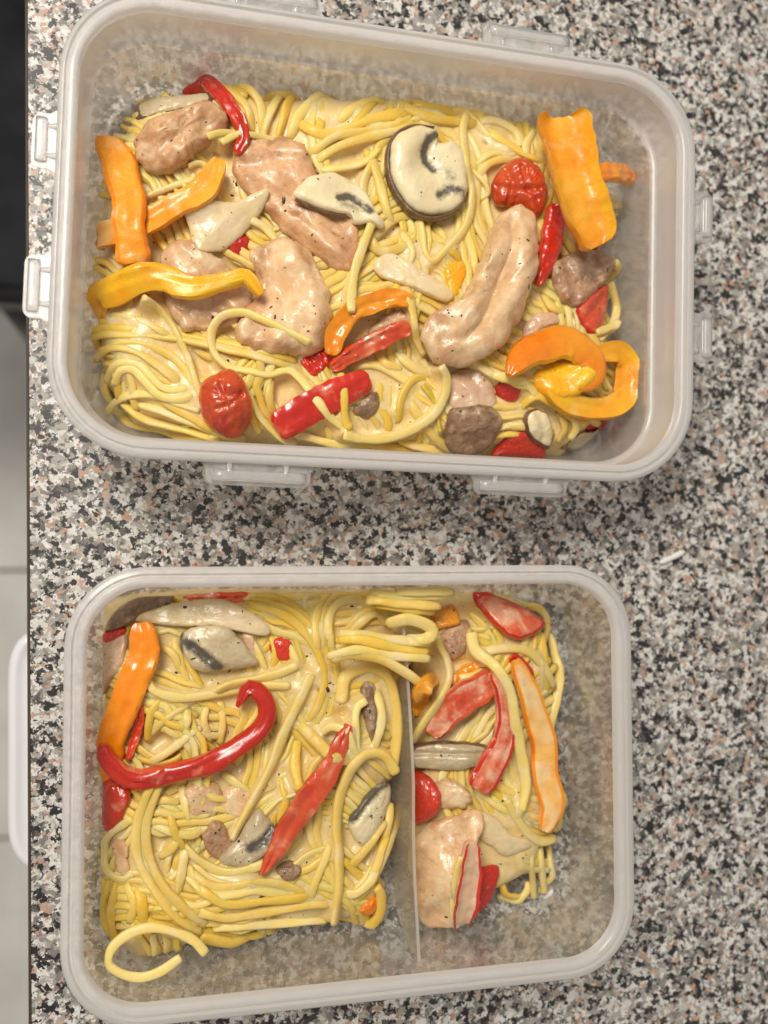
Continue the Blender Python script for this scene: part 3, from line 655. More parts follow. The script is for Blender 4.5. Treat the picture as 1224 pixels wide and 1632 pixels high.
def on_piece(o, pts, w, hb, mat, name, lift=0.0003, k=10):
    """a part laid along the top of a piece (cap skin, gills)"""
    z = o['_z']; uv = catmull(np.asarray(pts, float), 36)
    for it in range(2):
        p = PA(uv, z); h = sampH(Hm, p[:, 0], p[:, 1]); z = gsmooth(h, 2) + lift
    p = PA(uv, z); ws = np.interp(np.linspace(0, 1, 36), np.linspace(0, 1, np.size(w)), np.atleast_1d(w)) * scale_at(*pts[0]) / 2
    V, Fc = sweep(p, ws, hb, k)
    return mesh_obj(name, V, Fc, M[mat], o)
def under_piece(o, pts, w, hb, drop, mat, name):
    z = o['_z']; uv = catmull(np.asarray(pts, float), 48); p = PA(uv, z + drop)
    h = gsmooth(np.minimum(sampH(Hm, p[:, 0], p[:, 1]), z + .003), 4); 
    ws = np.full(48, w * scale_at(*pts[0]) / 2) * np.clip(np.minimum(np.arange(48), np.arange(48)[::-1]) / 6 + .35, 0, 1)
    V, Fc = sweep(p, ws, hb, 12); return mesh_obj(name, V, Fc, M[mat], o)
exec_food = True
# ---- mound under the visible layer
def mound(b, poly, lvl, edge):
    p = PA(np.asarray(poly, float), .016)[:, :2]; ins = in_poly(p, XX, YY)
    d = seg_dist(XX, YY, np.vstack([p, p[:1]])); t = np.clip(d / edge, 0, 1)
    hh = np.where(ins, .0025 + (lvl - .0025) * np.sqrt(1 - (1 - t) ** 2), .0022)
    nn = blur2(rng.normal(0, 1, XX.shape), 14); nn /= nn.std()
    hh = np.where(ins, hh + nn * .0013 * t, hh)
    np.maximum(Hm, hh, out=Hm); return p
POLY1 = [(225, 150), (330, 128), (480, 142), (600, 142), (770, 152), (850, 190), (935, 215), (950, 270), (985, 300), (975, 380), (985, 470), (970, 530), (990, 590), (980, 640), (950, 690), (915, 722), (700, 722), (500, 712), (300, 698), (210, 668), (165, 600), (150, 520), (150, 400), (160, 300), (180, 225)]
POLY2 = [(160, 955), (300, 940), (470, 940), (650, 940), (655, 1020), (648, 1200), (622, 1310), (608, 1470), (560, 1485), (460, 1490), (330, 1508), (285, 1538), (215, 1552), (182, 1520), (165, 1400), (160, 1200)]
POLY3 = [(668, 960), (760, 945), (840, 950), (880, 1010), (885, 1100), (895, 1200), (900, 1290), (870, 1400), (815, 1430), (760, 1450), (720, 1490), (690, 1470), (665, 1400), (668, 1200)]
mp1 = mound(B1, POLY1, .0215, .014); mp2 = mound(B2, POLY2, .0165, .012); mp3 = mound(B2, POLY3, .0155, .013)
np.copyto(Hn, Hm)
# ---- filler strands of the tangle
def filler(b, poly, n, label, group, bias, nb_=1, join=False, sink=.75):
    """flowing bundles of strands: nb_ strands side by side, n bundles"""
    poly = np.asarray(poly, float); lo, hi = poly.min(0), poly.max(0); k = 0; tries = 0; J = [[], [], []] if join else None
    while k < n and tries < n * 40:
        tries += 1
        p = lo + rng.random(2) * (hi - lo)
        if not in_poly(poly, np.array([p[0]]), np.array([p[1]]))[0]: continue
        flip = math.pi if rng.random() < .5 else 0; dev = rng.normal(0, .16) + (1.3 if rng.random() < .14 else 0); pts = [p.copy()]
        for s in range(rng.integers(16, 40)):
            a = bias + flip + dev + 3.4 * mnoise.noise(Vector((pts[-1][0] / 260, pts[-1][1] / 260, bias * 7.3))) + .5 * mnoise.noise(Vector((pts[-1][0] / 70, pts[-1][1] / 70, tries * .37))); q = pts[-1] + 18 * np.array([math.cos(a), math.sin(a)])
            if not in_poly(poly, np.array([q[0]]), np.array([q[1]]))[0]: break
            pts.append(q)
        if len(pts) < 8: continue
        noodle(b, pts, rng.uniform(15, 18), None, label, group, n=nb_ if nb_ == 1 else int(rng.integers(2, nb_ + 1)), off=17, sink=sink, dip=True, join=J); k += 1
    if join:
        o = mesh_obj('noodle_bed', np.vstack(J[0]), J[1], [M['noodle'], M['noodle_pale'], M['noodle_gold']], midx=J[2]); tag(o, label, 'noodles', None, 'stuff')
filler(B1, POLY1, 40, 'bed of buried noodles under the pieces in the larger box', None, .2, 2, True)
filler(B2, POLY2, 28, 'bed of buried noodles under the pieces in the main compartment', None, .6, 2, True)
filler(B2, POLY3, 14, 'bed of buried noodles under the pieces in the narrow compartment', None, 1.4, 2, True)
filler(B1, POLY1, 22, 'cream-coated noodle partly buried in the tangle of the larger box', 'buried noodles of the larger box', .2, 4, sink=.6)
filler(B2, POLY2, 15, 'cream-coated noodle partly buried in the main compartment of the smaller box', 'buried noodles of the smaller box, main compartment', .8, 4, sink=.6)
filler(B2, POLY3, 7, 'cream-coated noodle partly buried in the narrow compartment of the smaller box', 'buried noodles of the smaller box, narrow compartment', 1.4, 3, sink=.6)
# ================================================================== larger box
def zone(b, label, group):
    def f(pts, w=19, mat=None, lab=None, **kw): return noodle(b, pts, w, mat, lab or label, None if lab else group, **kw)
    return f
# -- strands along the top wall
nt1 = zone(B1, 'pale noodle lying in the swathe along the far wall of the larger box', 'noodles along the far wall of the larger box')
nt1([(218, 158), (232, 145), (281, 130), (314, 134), (350, 142), (395, 152)], 24, 'noodle_gold', 'broad golden noodle arching over the mushroom at the top left corner')
m0 = lump(B1, [(217, 160), (262, 150), (330, 146), (340, 162), (318, 176), (262, 186), (228, 192), (216, 182)], 5, 'mushroom_grey', 'brown-edged mushroom piece in the top left corner below a golden noodle', 'mushroom slice', 'mushroom_slice', 3, edge_mat='mushroom_skin')
nt1([(380, 140), (400, 145), (416, 171), (419, 215)], 19)
nt1([(340, 140), (372, 150), (395, 175), (402, 210)], 19)
nt1([(455, 140), (432, 175), (422, 204), (416, 224)], 20)
nt1([(475, 143), (458, 168), (449, 198), (442, 224)], 20)
nt1([(500, 140), (470, 150), (440, 150), (415, 140)], 18)
nt1([(640, 150), (600, 158), (560, 175), (535, 200)], 20)
nt1([(556, 146), (520, 147), (494, 165), (475, 188), (462, 222)], 21)
nt1([(478, 198), (511, 214), (543, 211), (592, 191), (651, 178)], 21)
nt1([(494, 253), (537, 227), (583, 214), (625, 207), (658, 194)], 18, n=2, off=13)
nt1([(505, 270), (545, 268), (583, 256), (606, 232)], 20)
nt1([(609, 142), (592, 165), (573, 191), (560, 208)], 20)
nt1([(585, 240), (600, 275), (612, 320), (622, 358)], 20)
nt1([(600, 250), (580, 290), (585, 330), (610, 365)], 19)
nt1([(622, 142), (641, 168), (684, 188), (726, 194), (765, 201)], 21, 'noodle_gold')
nt1([(650, 152), (707, 162), (756, 154), (790, 160), (822, 178)], 20, 'noodle_gold', n=2, off=16)
nt1([(735, 165), (766, 152), (792, 158), (822, 177), (853, 192)], 24, 'noodle_gold', 'thick golden noodle beside the top of the wide orange pepper')
nt1([(753, 196), (789, 193), (822, 211), (828, 232), (812, 245), (782, 245), (756, 263)], 18)
nt1([(770, 205), (800, 225), (845, 250), (872, 262)], 17)
nt1([(760, 285), (776, 263), (805, 254), (826, 262)], 17)
nt1([(748, 270), (770, 290), (778, 308), (766, 320)], 16)
nt1([(850, 210), (838, 235), (842, 262)], 18)
# -- strands of the lower left corner
nl1 = zone(B1, 'pale yellow noodle in the swirl at the near left corner of the larger box', 'noodles in the near left corner of the larger box')
nl1([(142, 575), (138, 545), (160, 530), (203, 526), (268, 533), (314, 543), (412, 562), (470, 580)], 19, n=2, off=12)
nl1([(138, 560), (150, 616), (164, 642), (178, 662)], 20)
nl1([(157, 575), (164, 616), (180, 648)], 18)
nl1([(183, 590), (190, 635)], 16)
nl1([(178, 665), (203, 683), (249, 695), (314, 705), (380, 708)], 21)
nl1([(196, 642), (223, 665), (265, 678), (314, 690), (350, 704)], 19)
nl1([(223, 645), (281, 662), (330, 683), (390, 706)], 20)
nl1([(230, 600), (262, 640), (310, 668), (345, 690)], 18)
nl1([(170, 662), (183, 642), (210, 629), (249, 631), (281, 642), (318, 655)], 17, 'noodle_pale', 'slim pale noodle bridging a gap in the near left corner, larger box')
nl1([(160, 560), (203, 547), (249, 557), (281, 574), (301, 603), (308, 635)], 20)
nl1([(177, 612), (188, 586), (216, 583), (236, 603), (258, 624), (288, 629), (318, 619)], 19, 'noodle_pale', n=2, off=15)
nl1([(150, 575), (175, 555), (215, 560), (262, 590), (290, 615)], 18)
nl1([(177, 502), (216, 510), (255, 527), (275, 540)], 18, 'noodle_pale')
# -- strands of the middle front
nf1 = zone(B1, 'cream-coated noodle among the strands along the near wall of the larger box', 'noodles along the near wall of the larger box')
nf1([(393, 616), (409, 655), (439, 691), (470, 712)], 18); nf1([(393, 640), (402, 665), (415, 690)], 18)
nf1([(432, 603), (429, 632), (435, 660)], 18); nf1([(524, 675), (528, 715)], 18)
nf1([(470, 690), (520, 705), (570, 712), (620, 715)], 19); nf1([(560, 700), (610, 712), (660, 718)], 19)
nf1([(635, 701), (674, 714), (715, 720)], 19); nf1([(648, 629), (668, 665), (694, 698), (720, 718)], 20)
nf1([(674, 613), (694, 642), (702, 690)], 16, 'green', 'yellow-green sliver between two noodles beside the brown mushroom piece')
nf1([(609, 610), (605, 642), (618, 672), (615, 700)], 20); nf1([(625, 610), (622, 645), (632, 680)], 18)
nf1([(556, 583), (596, 582), (632, 596), (651, 613), (638, 642), (633, 678)], 21, 'noodle_pale')
nf1([(632, 557), (651, 580), (687, 600)], 21); nf1([(684, 602), (658, 606), (641, 632), (634, 672)], 18)
nf1([(600, 560), (615, 580), (640, 590)], 18)
nf1([(580, 370), (605, 400), (640, 395), (668, 380)], 20); nf1([(640, 370), (655, 400), (650, 430)], 18); nf1([(690, 390), (720, 400), (735, 420)], 18)
# -- chicken and others, lower layer
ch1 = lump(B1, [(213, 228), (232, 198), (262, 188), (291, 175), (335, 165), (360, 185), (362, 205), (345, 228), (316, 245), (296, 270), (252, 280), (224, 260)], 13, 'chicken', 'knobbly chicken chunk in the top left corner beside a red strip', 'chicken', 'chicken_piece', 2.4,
   [([(300, 185), (290, 215), (262, 235)], 9, 1.2), ([(330, 180), (322, 215), (310, 238)], 7, .9), ([(240, 215), (262, 210)], 8, -1.0)], .0012, 190)
noodle(B1, [(232, 315), (255, 305), (290, 292), (318, 285), (332, 272), (318, 260), (300, 265)], 15, 'noodle_pale', 'short noodle hooked between the top left chicken chunk and an orange strip')
noodle(B1, [(330, 218), (352, 212), (380, 215), (412, 222), (440, 232)], 16, 'noodle_pale', 'short pale noodle end crossing the red strip at upper left')
strip(B1, [(294, 114), (324, 126), (353, 152), (379, 188), (388, 222), (376, 245)], [16, 26, 26, 25, 22, 18], 4.5, 0, ('red_skin', 'red_flesh'), True, -.3, 'curved red pepper strip arching down from the far wall, upper left of the larger box', lift=.002)
noodle(B1, [(352, 228), (380, 214), (412, 217), (440, 226)], 14, 'noodle_pale', 'thin noodle lying across the red strip at upper left')
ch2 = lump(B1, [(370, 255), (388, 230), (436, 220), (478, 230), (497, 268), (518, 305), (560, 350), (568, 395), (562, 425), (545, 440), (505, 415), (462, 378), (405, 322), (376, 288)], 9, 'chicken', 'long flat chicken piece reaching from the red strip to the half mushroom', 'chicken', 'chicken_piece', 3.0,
   [([(385, 258), (420, 262), (460, 250), (490, 262)], 8, .9), ([(400, 300), (450, 320), (500, 355)], 10, .7), ([(440, 345), (500, 395), (545, 425)], 8, .8), ([(400, 240), (450, 236), (480, 246)], 10, -1.2)], .0007, 150)
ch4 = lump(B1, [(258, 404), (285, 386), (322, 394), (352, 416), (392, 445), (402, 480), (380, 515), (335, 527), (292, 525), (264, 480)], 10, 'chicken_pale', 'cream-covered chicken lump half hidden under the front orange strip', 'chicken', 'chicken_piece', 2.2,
   [([(290, 400), (330, 425), (360, 460)], 10, .8), ([(340, 480), (330, 510)], 8, 1.0)], .0011, 170)
strip(B1, [(140, 383), (180, 372), (232, 356), (290, 328), (330, 300), (350, 256)], [36, 44, 46, 46, 52, 30], 4.0, [0, 0, 10, 20, 20, 10], ('orange_skin', 'orange_flesh'), False, .30, 'orange pepper strip running behind the upright strip up to a raised round tip', lift=.003)
strip(B1, [(168, 218), (190, 262), (205, 320), (206, 368), (216, 420)], [42, 62, 56, 52, 60], 4.5, [0, 5, 0, -5, 0], ('orange_skin', 'orange_flesh', 'orange_skin'), False, -.28, 'upright sauce-coated orange strip along the left wall of the larger box', lift=.004)
on_ = lump(B1, [(296, 340), (334, 324), (373, 320), (405, 308), (428, 304), (420, 330), (392, 368), (356, 398), (316, 402), (304, 372)], 3.2, 'onion', 'pale wedge-shaped onion petal between the orange strip and the long chicken piece', 'onion', 'onion_piece', 5, (([(330, 380), (380, 335)], 14, -.8),), .0004, 120, lift=.003)
lump(B1, [(362, 388), (385, 376), (400, 385), (392, 408), (370, 415)], 3, 'red_skin', 'small dark red scrap under the edge of the onion petal', 'pepper scrap', 'pepper_scrap', 3)
noodle(B1, [(400, 350), (425, 365), (440, 385)], 18, 'noodle_pale', 'short noodle stub between the onion petal and two chicken pieces')
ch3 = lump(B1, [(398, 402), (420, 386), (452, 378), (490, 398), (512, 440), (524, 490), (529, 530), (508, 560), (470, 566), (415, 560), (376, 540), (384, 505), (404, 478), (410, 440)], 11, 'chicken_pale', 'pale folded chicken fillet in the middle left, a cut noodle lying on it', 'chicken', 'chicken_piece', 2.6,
   [([(428, 400), (440, 440), (452, 480), (450, 510)], 13, 1.8), ([(470, 395), (492, 450), (505, 520)], 14, -1.6), ([(390, 540), (450, 545), (500, 545)], 10, -1.0), ([(440, 510), (490, 520)], 8, .8)], .0007, 130)
strip(B1, [(113, 504), (140, 482), (172, 466), (216, 446), (265, 444), (314, 458), (363, 446), (392, 440), (416, 470)], [26, 46, 52, 52, 46, 42, 32, 28, 18], 4.2, [30, 15, -10, -25, -15, 20, 25, 10, 0], ('orange_skin', 'yellow_flesh'), False, -.25, 'long twisted orange strip across the left side, tip touching the wall', lift=.005, ripple=.12)
noodle(B1, [(229, 474), (255, 495), (278, 528), (298, 567), (311, 610), (322, 634)], 18, 'noodle_pale', 'straight slim noodle running down from the twisted orange strip toward the near tomato')
strip(B1, [(488, 590), (505, 575), (524, 562)], [34, 36, 30], 3.5, 0, ('red_skin', 'red_flesh'), True, -.2, 'dark red pepper scrap tucked behind the bright red slab', lift=-.001)
strip(B1, [(440, 684), (490, 652), (540, 626), (588, 604)], [52, 56, 54, 40], 4.5, [-12, -12, -12, -12], ('red_skin', 'red_flesh'), True, -.12, 'bright red pepper slab near the near wall, crossed by noodles', lift=.001, ripple=.01)
lump(B1, [(560, 655), (580, 635), (600, 625), (604, 650), (585, 668)], 5, 'mushroom_brown', 'small brown mushroom bit tucked at the right end of the red slab', 'mushroom piece', 'mushroom_piece', 2.5)
# -- centre
ch_c = lump(B1, [(590, 520), (620, 500), (648, 506), (652, 530), (620, 540), (598, 540)], 6, 'chicken_pale', 'small sauce-coated chicken bit behind the red and orange sliver', 'chicken', 'chicken_piece', 2.4)
strip(B1, [(528, 566), (536, 530), (556, 500), (590, 484), (630, 476), (656, 482)], [26, 34, 34, 34, 30, 22], 4.0, [10, 0, -15, -10, 0, 0], ('orange_skin', 'yellow_flesh'), True, .3, 'curved yellow-orange pepper strip in the centre of the larger box', lift=.001)
strip(B1, [(528, 586), (563, 562), (609, 538), (652, 518)], [20, 30, 32, 26], 4.0, [-20, -20, -20, -20], ('red_skin', 'red_flesh'), False, .15, 'straight red pepper strip with an orange cut face, centre front', lift=.003)
lump(B1, [(596, 418), (626, 404), (668, 428), (714, 455), (724, 474), (700, 480), (640, 456), (604, 440)], 4, 'onion', 'flat pale yellow onion slab in the centre, right of the lone noodle', 'onion', 'onion_piece', 5, lift=.002)
lump(B1, [(706, 430), (730, 415), (744, 430), (735, 460), (722, 478), (712, 462)], 4, 'yellow_flesh', 'small yellow pepper scrap left of the long chicken fillet', 'pepper scrap', 'pepper_scrap', 2.5)
noodle(B1, [(651, 462), (658, 502), (664, 541), (676, 565)], 17, None, 'noodle hanging from the onion slab down beside the long chicken fillet')
noodle(B1, [(594, 352), (578, 394), (565, 433), (560, 475), (560, 497)], 18, 'noodle_pale', 'lone noodle with a square-cut end hanging from the half mushroom', lift=.002)
# -- right side lower layer
nr1 = zone(B1, 'pale noodle among the pieces at the right end of the larger box', 'noodles at the right end of the larger box')
for dx in (0, 13, 26): nr1([(888 + dx, 470), (893 + dx, 500), (897 + dx, 540)], 14, 'noodle_pale')
nr1([(779, 596), (815, 604), (850, 612)], 18); nr1([(828, 650), (854, 631), (884, 645), (916, 668), (936, 672)], 18)
nr1([(802, 678), (838, 680), (880, 690)], 19); nr1([(890, 655), (900, 680), (890, 705)], 16); nr1([(905, 650), (918, 680), (908, 700)], 15)
nr1([(854, 358), (870, 328), (880, 300)], 15); nr1([(865, 470), (880, 490), (900, 500)], 18)
lump(B1, [(948, 305), (975, 296), (1000, 304), (1002, 325), (985, 345), (960, 345)], 5, 'onion', 'cream-coloured curled onion piece right of the wide orange pepper', 'onion', 'onion_piece', 3)
noodle(B1, [(955, 322), (985, 328), (1003, 322), (1000, 342), (975, 362)], 15, 'noodle_pale', 'short curl of noodle round the onion piece at the far right')
strip(B1, [(942, 280), (965, 274), (992, 276), (1027, 288)], [24, 27, 27, 18], 4, 0, ('orange_skin', 'orange_flesh'), True, -.3, 'short orange pepper strip pointing at the right wall', lift=.013)
strip(B1, [(940, 392), (962, 372), (975, 348)], [20, 26, 18], 4, 0, ('orange_skin', 'orange_flesh'), True, -.3, 'orange scrap tucked behind the foot of the wide orange pepper')
lump(B1, [(786, 292), (800, 268), (822, 254), (845, 262), (862, 285), (867, 312), (860, 338), (846, 349), (826, 332), (796, 322)], 11, 'tomato', 'wrinkled red tomato half left of the wide orange pepper', 'tomato', 'tomato', 2.2, [([(815, 262), (822, 290), (818, 320)], 4, 1.6), ([(835, 262), (838, 292), (858, 315)], 4, 1.5), ([(800, 285), (830, 300), (860, 300)], 4, 1.3), ([(830, 310), (850, 335)], 4, 1.3)], .0012, 260)
strip(B1, [(884, 325), (882, 372), (872, 415), (858, 455)], [22, 38, 30, 10], 3.6, [10, 10, 10, 10], ('red_skin', 'red_flesh'), True, -.25, 'pointed red pepper wedge between the long chicken fillet and the wide orange pepper', lift=.003)
ch6 = lump(B1, [(872, 438), (890, 412), (930, 398), (975, 398), (990, 410), (978, 435), (950, 466), (920, 492), (892, 484)], 10, 'chicken_brown', 'glossy brown chicken lump below the wide orange pepper', 'chicken', 'chicken_piece', 2.3, [([(905, 420), (920, 450), (915, 480)], 8, 1.4), ([(945, 410), (950, 440)], 8, 1.0)], .0014, 200)
noodle(B1, [(980, 418), (990, 440), (1004, 470), (999, 505), (982, 520), (955, 530)], 17, 'noodle_pale', 'noodle looping round the right side of the red scrap, nearest the right wall')
noodle(B1, [(972, 450), (982, 485), (978, 512), (955, 542)], 15, 'noodle_pale', 'thin noodle inside the loop beside the red scrap at right')
lump(B1, [(912, 498), (936, 474), (966, 450), (977, 458), (974, 498), (950, 536), (924, 526)], 6, 'red_flesh', 'red pepper scrap smeared with cream between brown chicken and curled orange pepper', 'pepper scrap', 'pepper_scrap', 3, [([(930, 515), (965, 470)], 8, 1.0)], edge_mat='red_skin')
noodle(B1, [(950, 530), (978, 520), (985, 512)], 17, 'noodle_pale', 'noodle stub above the curled orange pepper at right')
# -- wide orange pepper (inside face up, right edge rolled over)
strip(B1, [(888, 190), (900, 250), (915, 315), (935, 372), (946, 396)], [84, 78, 70, 78, 62], 4.6, [-6, -4, 0, 6, 8], ('orange_skin', 'orange_flesh', 'yellow_flesh'), False, .62, 'wide orange pepper piece with its inside facing up, right of the wrinkled tomato', lift=.010, k=17, ripple=.03, bpow=3.2)
# -- big mushroom slices
mu2 = lump(B1, [(467, 312), (486, 288), (510, 275), (536, 271), (563, 283), (588, 308), (601, 340), (614, 355), (607, 364), (588, 357), (564, 360), (558, 346), (527, 341), (491, 328)], 4.5, 'mushroom', 'half mushroom slice with grey gills lying on the long flat chicken', 'mushroom slice', 'mushroom_slice', 6, (([(520, 330), (500, 305)], 30, -.4),), .0004, 120, lift=.003, marks=[([(542, 314), (558, 309), (574, 318), (590, 334)], 7, 1.0), ([(545, 325), (570, 330)], 6, .4)])
under_piece(mu2, [(470, 318), (492, 329), (526, 341), (552, 346)], 4, .0012, .0008, 'mushroom_skin', 'cap_skin')
mu1 = lump(B1, [(620, 240), (632, 218), (658, 206), (684, 206), (697, 214), (694, 226), (706, 230), (724, 226), (739, 244), (744, 280), (742, 312), (724, 336), (690, 345), (660, 338), (636, 314), (621, 280)], 6, 'mushroom', 'large round mushroom slice with a brown rim, crossed by a noodle', 'mushroom slice', 'mushroom_slice', 7, [([(662, 300), (648, 260), (660, 225)], 16, -1.1), ([(688, 228), (676, 248), (692, 268)], 9, 1.2)], .0004, 120, lift=.004, marks=[([(698, 212), (684, 220), (676, 238), (680, 256), (692, 268)], 6, 1.0), ([(700, 310), (718, 300), (736, 306)], 7, .75), ([(700, 262), (722, 285)], 9, .3)])
under_piece(mu1, [(690, 206), (655, 204), (629, 218), (617, 245), (619, 283), (634, 317), (658, 342), (690, 350), (724, 338), (741, 316)], 7, .0026, .0006, 'mushroom_skin', 'cap_skin')
noodle(B1, [(744, 182), (738, 211), (744, 263), (752, 302), (749, 341), (736, 371), (707, 403), (687, 418), (675, 400), (671, 372), (667, 352)], 18, 'noodle_pale', 'long noodle draped over the right edge of the large mushroom slice and hooking back', stiff=8)
# -- bottom right pieces
lump(B1, [(700, 605), (725, 592), (762, 592), (782, 615), (790, 645), (770, 662), (735, 662), (712, 640)], 5, 'onion_pink', 'pinkish onion layer below the tip of the long chicken fillet', 'onion', 'onion_piece', 3)
lump(B1, [(712, 660), (735, 650), (775, 648), (797, 665), (798, 692), (778, 718), (742, 724), (716, 705)], 8, 'mushroom_brown', 'brown glossy mushroom piece against the near wall under the pink onion', 'mushroom piece', 'mushroom_piece', 2.3, [([(735, 690), (770, 700)], 8, 1.0)], .0010, 200)
lump(B1, [(785, 618), (805, 608), (826, 616), (818, 640), (798, 636)], 4, 'red_skin', 'small red scrap left of the curled orange pepper', 'pepper scrap', 'pepper_scrap', 3)
lump(B1, [(789, 730), (800, 700), (820, 688), (842, 692), (872, 716), (868, 732), (830, 735)], 8, 'tomato_smooth', 'orange-red tomato piece against the near wall at lower right', 'tomato', 'tomato', 2.3)
lump(B1, [(928, 676), (950, 662), (984, 655), (990, 672), (965, 684), (940, 686)], 4, 'red_skin', 'flat red scrap below the yellow curl in the near right corner', 'pepper scrap', 'pepper_scrap', 3)
lump(B1, [(880, 727), (896, 700), (934, 690), (980, 684), (986, 696), (955, 718), (920, 734)], 7, 'mushroom_grey', 'sauce-coated mushroom slice in the near right corner, pointing right', 'mushroom slice', 'mushroom_slice', 3, [([(900, 712), (960, 698)], 7, 1.0)], edge_mat='mushroom_brown')
lump(B1, [(830, 664), (848, 652), (870, 662), (884, 690), (882, 712), (858, 706), (838, 692)], 7, 'mushroom', 'mushroom piece with a dark brown cap below the curled orange pepper', 'mushroom slice', 'mushroom_slice', 3, [([(858, 662), (872, 695)], 7, .8)], edge_mat='mushroom_skin', edge_t=.9)
lump(B1, [(833, 520), (850, 502), (880, 500), (890, 515), (860, 530), (838, 545)], 5, 'onion_pink', 'pale pink onion scrap above the curled orange pepper', 'onion', 'onion_piece', 3)
# -- long curved chicken fillet
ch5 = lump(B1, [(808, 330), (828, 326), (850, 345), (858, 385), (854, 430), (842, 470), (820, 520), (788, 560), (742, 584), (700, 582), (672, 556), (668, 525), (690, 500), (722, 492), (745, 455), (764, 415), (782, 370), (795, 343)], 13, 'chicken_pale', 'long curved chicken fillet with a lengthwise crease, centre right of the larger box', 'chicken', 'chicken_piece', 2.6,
   [([(824, 335), (822, 380), (806, 430), (790, 470), (770, 510), (740, 540), (705, 540)], 5, 2.4), ([(842, 370), (836, 430), (812, 490), (770, 545)], 13, -1.2), ([(792, 390), (770, 440), (745, 490)], 14, -1.0), ([(786, 465), (766, 500)], 8, 1.2), ([(690, 515), (720, 520)], 9, 1.0)], .0006, 140, lift=.004)
# -- curled orange pepper, near right
strip(B1, [(950, 566), (985, 562), (1002, 598), (992, 638), (950, 655), (905, 646), (872, 622)], [28, 36, 38, 38, 36, 32, 22], 4.5, [0, -10, -15, -15, -15, -10, 0], ('orange_skin', 'yellow_flesh'), False, .30, 'yellow-orange pepper ring curling round the right of the folded orange cap', lift=.002)
strip(B1, [(811, 598), (828, 572), (855, 553), (888, 543), (920, 549), (942, 570), (944, 598), (922, 618)], [18, 42, 56, 60, 58, 50, 42, 24], 4.2, [25, 25, 25, 25, 20, 15, 10, 0, 0], ('orange_skin', 'orange_flesh'), True, -.35, 'glossy orange pepper cap folded over itself near the right wall', lift=.005)
lump(B1, [(848, 604), (866, 584), (905, 574), (938, 582), (944, 606), (920, 630), (884, 634), (862, 622)], 8, 'yellow_flesh', 'yellow inner fold of the curled pepper under the orange cap', 'pepper scrap', 'pepper_scrap', 2.2, lift=-.0015)
# -- top noodles front
noodle(B1, [(494, 547), (450, 525), (413, 507), (385, 498), (353, 505), (337, 531), (343, 565), (366, 585), (400, 592), (429, 597), (458, 590), (478, 603), (504, 636), (527, 665), (553, 685)], 18, None, 'very long noodle looping off the folded chicken fillet and across the red slab', stiff=7)
noodle(B1, [(543, 596), (548, 632), (550, 668), (558, 684)], 17, None, 'upright noodle crossing the red slab at its middle')
noodle(B1, [(547, 694), (592, 701), (641, 691), (687, 665), (708, 632), (712, 603), (703, 583)], 19, 'noodle_pale', 'curved noodle with a white cut end sweeping up to the long chicken fillet', lift=.002, stiff=8)
lump(B1, [(317, 625), (332, 604), (364, 591), (386, 608), (402, 645), (397, 678), (375, 697), (346, 688), (322, 662)], 13, 'tomato', 'wrinkled red cherry tomato in the near left of the larger box', 'tomato', 'tomato', 2.2, [([(352, 610), (362, 632), (385, 625)], 4, 1.2), ([(345, 650), (365, 645), (385, 630)], 4, 1.3), ([(360, 665), (378, 655)], 4, 1.0), ([(330, 620), (335, 660)], 5, 1.0)], .0009, 260, lift=.001)
# ================================================================== smaller box, main compartment
na = zone(B2, 'cream-coated noodle in the main compartment, in the bundle by the far wall', 'noodles by the far wall of the smaller box')
nb = zone(B2, 'yellow noodle in the main compartment, in the swirl at its near end', 'noodles at the near end of the smaller box')
nc = zone(B2, 'cream-coated noodle in the main compartment, in the middle below the mushroom', 'noodles in the middle of the smaller box')
lump(B2, [(152, 985), (165, 965), (200, 948), (250, 941), (278, 946), (268, 962), (235, 975), (205, 995), (162, 1006)], 6, 'mushroom_brown', 'dark brown mushroom piece in the top left corner of the smaller box', 'mushroom piece', 'mushroom_piece', 3, lift=.002, rough=.001)
lump(B2, [(156, 1026), (168, 1006), (192, 998), (202, 1004), (190, 1018), (168, 1028)], 5, 'tomato_smooth', 'dark red tomato scrap in the top left corner beside the orange strip', 'tomato', 'tomato', 2.4)
lump(B2, [(142, 1032), (170, 1020), (202, 1012), (200, 1050), (182, 1080), (160, 1112), (142, 1095)], 5, 'onion_pink', 'pinkish onion petal against the left wall behind the orange strip', 'onion', 'onion_piece', 3, [([(190, 1025), (170, 1070)], 6, .8)])
strip(B2, [(292, 944), (341, 949), (384, 946), (428, 944)], [16, 22, 22, 14], 3.5, 0, ('red_skin', 'red_flesh'), False, .1, 'red pepper strip lying along the far rim of the smaller box')
nc([(250, 1027), (276, 1043), (289, 1073)], 18); nc([(234, 1171), (263, 1148), (299, 1125)], 17); nc([(237, 1217), (270, 1197), (302, 1171), (320, 1160)], 18, 'noodle_pale')
nc([(330, 1120), (325, 1150), (335, 1180)], 17); nc([(350, 1115), (355, 1150), (350, 1185)], 17); nc([(300, 1130), (296, 1165)], 17)
nc([(260, 1110), (240, 1140), (235, 1180)], 18); nc([(354, 1233), (381, 1252), (407, 1278)], 19, 'noodle_pale'); nc([(320, 1250), (340, 1270), (370, 1275)], 18)
nc([(430, 1180), (425, 1230), (440, 1260)], 20); nc([(450, 1240), (455, 1280), (440, 1310)], 18); nc([(395, 1080), (420, 1100), (440, 1130), (450, 1160)], 18)
lump(B2, [(290, 1262), (318, 1246), (345, 1250), (356, 1275), (346, 1298), (318, 1300), (298, 1288)], 4.5, 'chicken_pale', 'cream-smothered chicken lump below the hooked red strip', 'chicken', 'chicken_piece', 2.3)
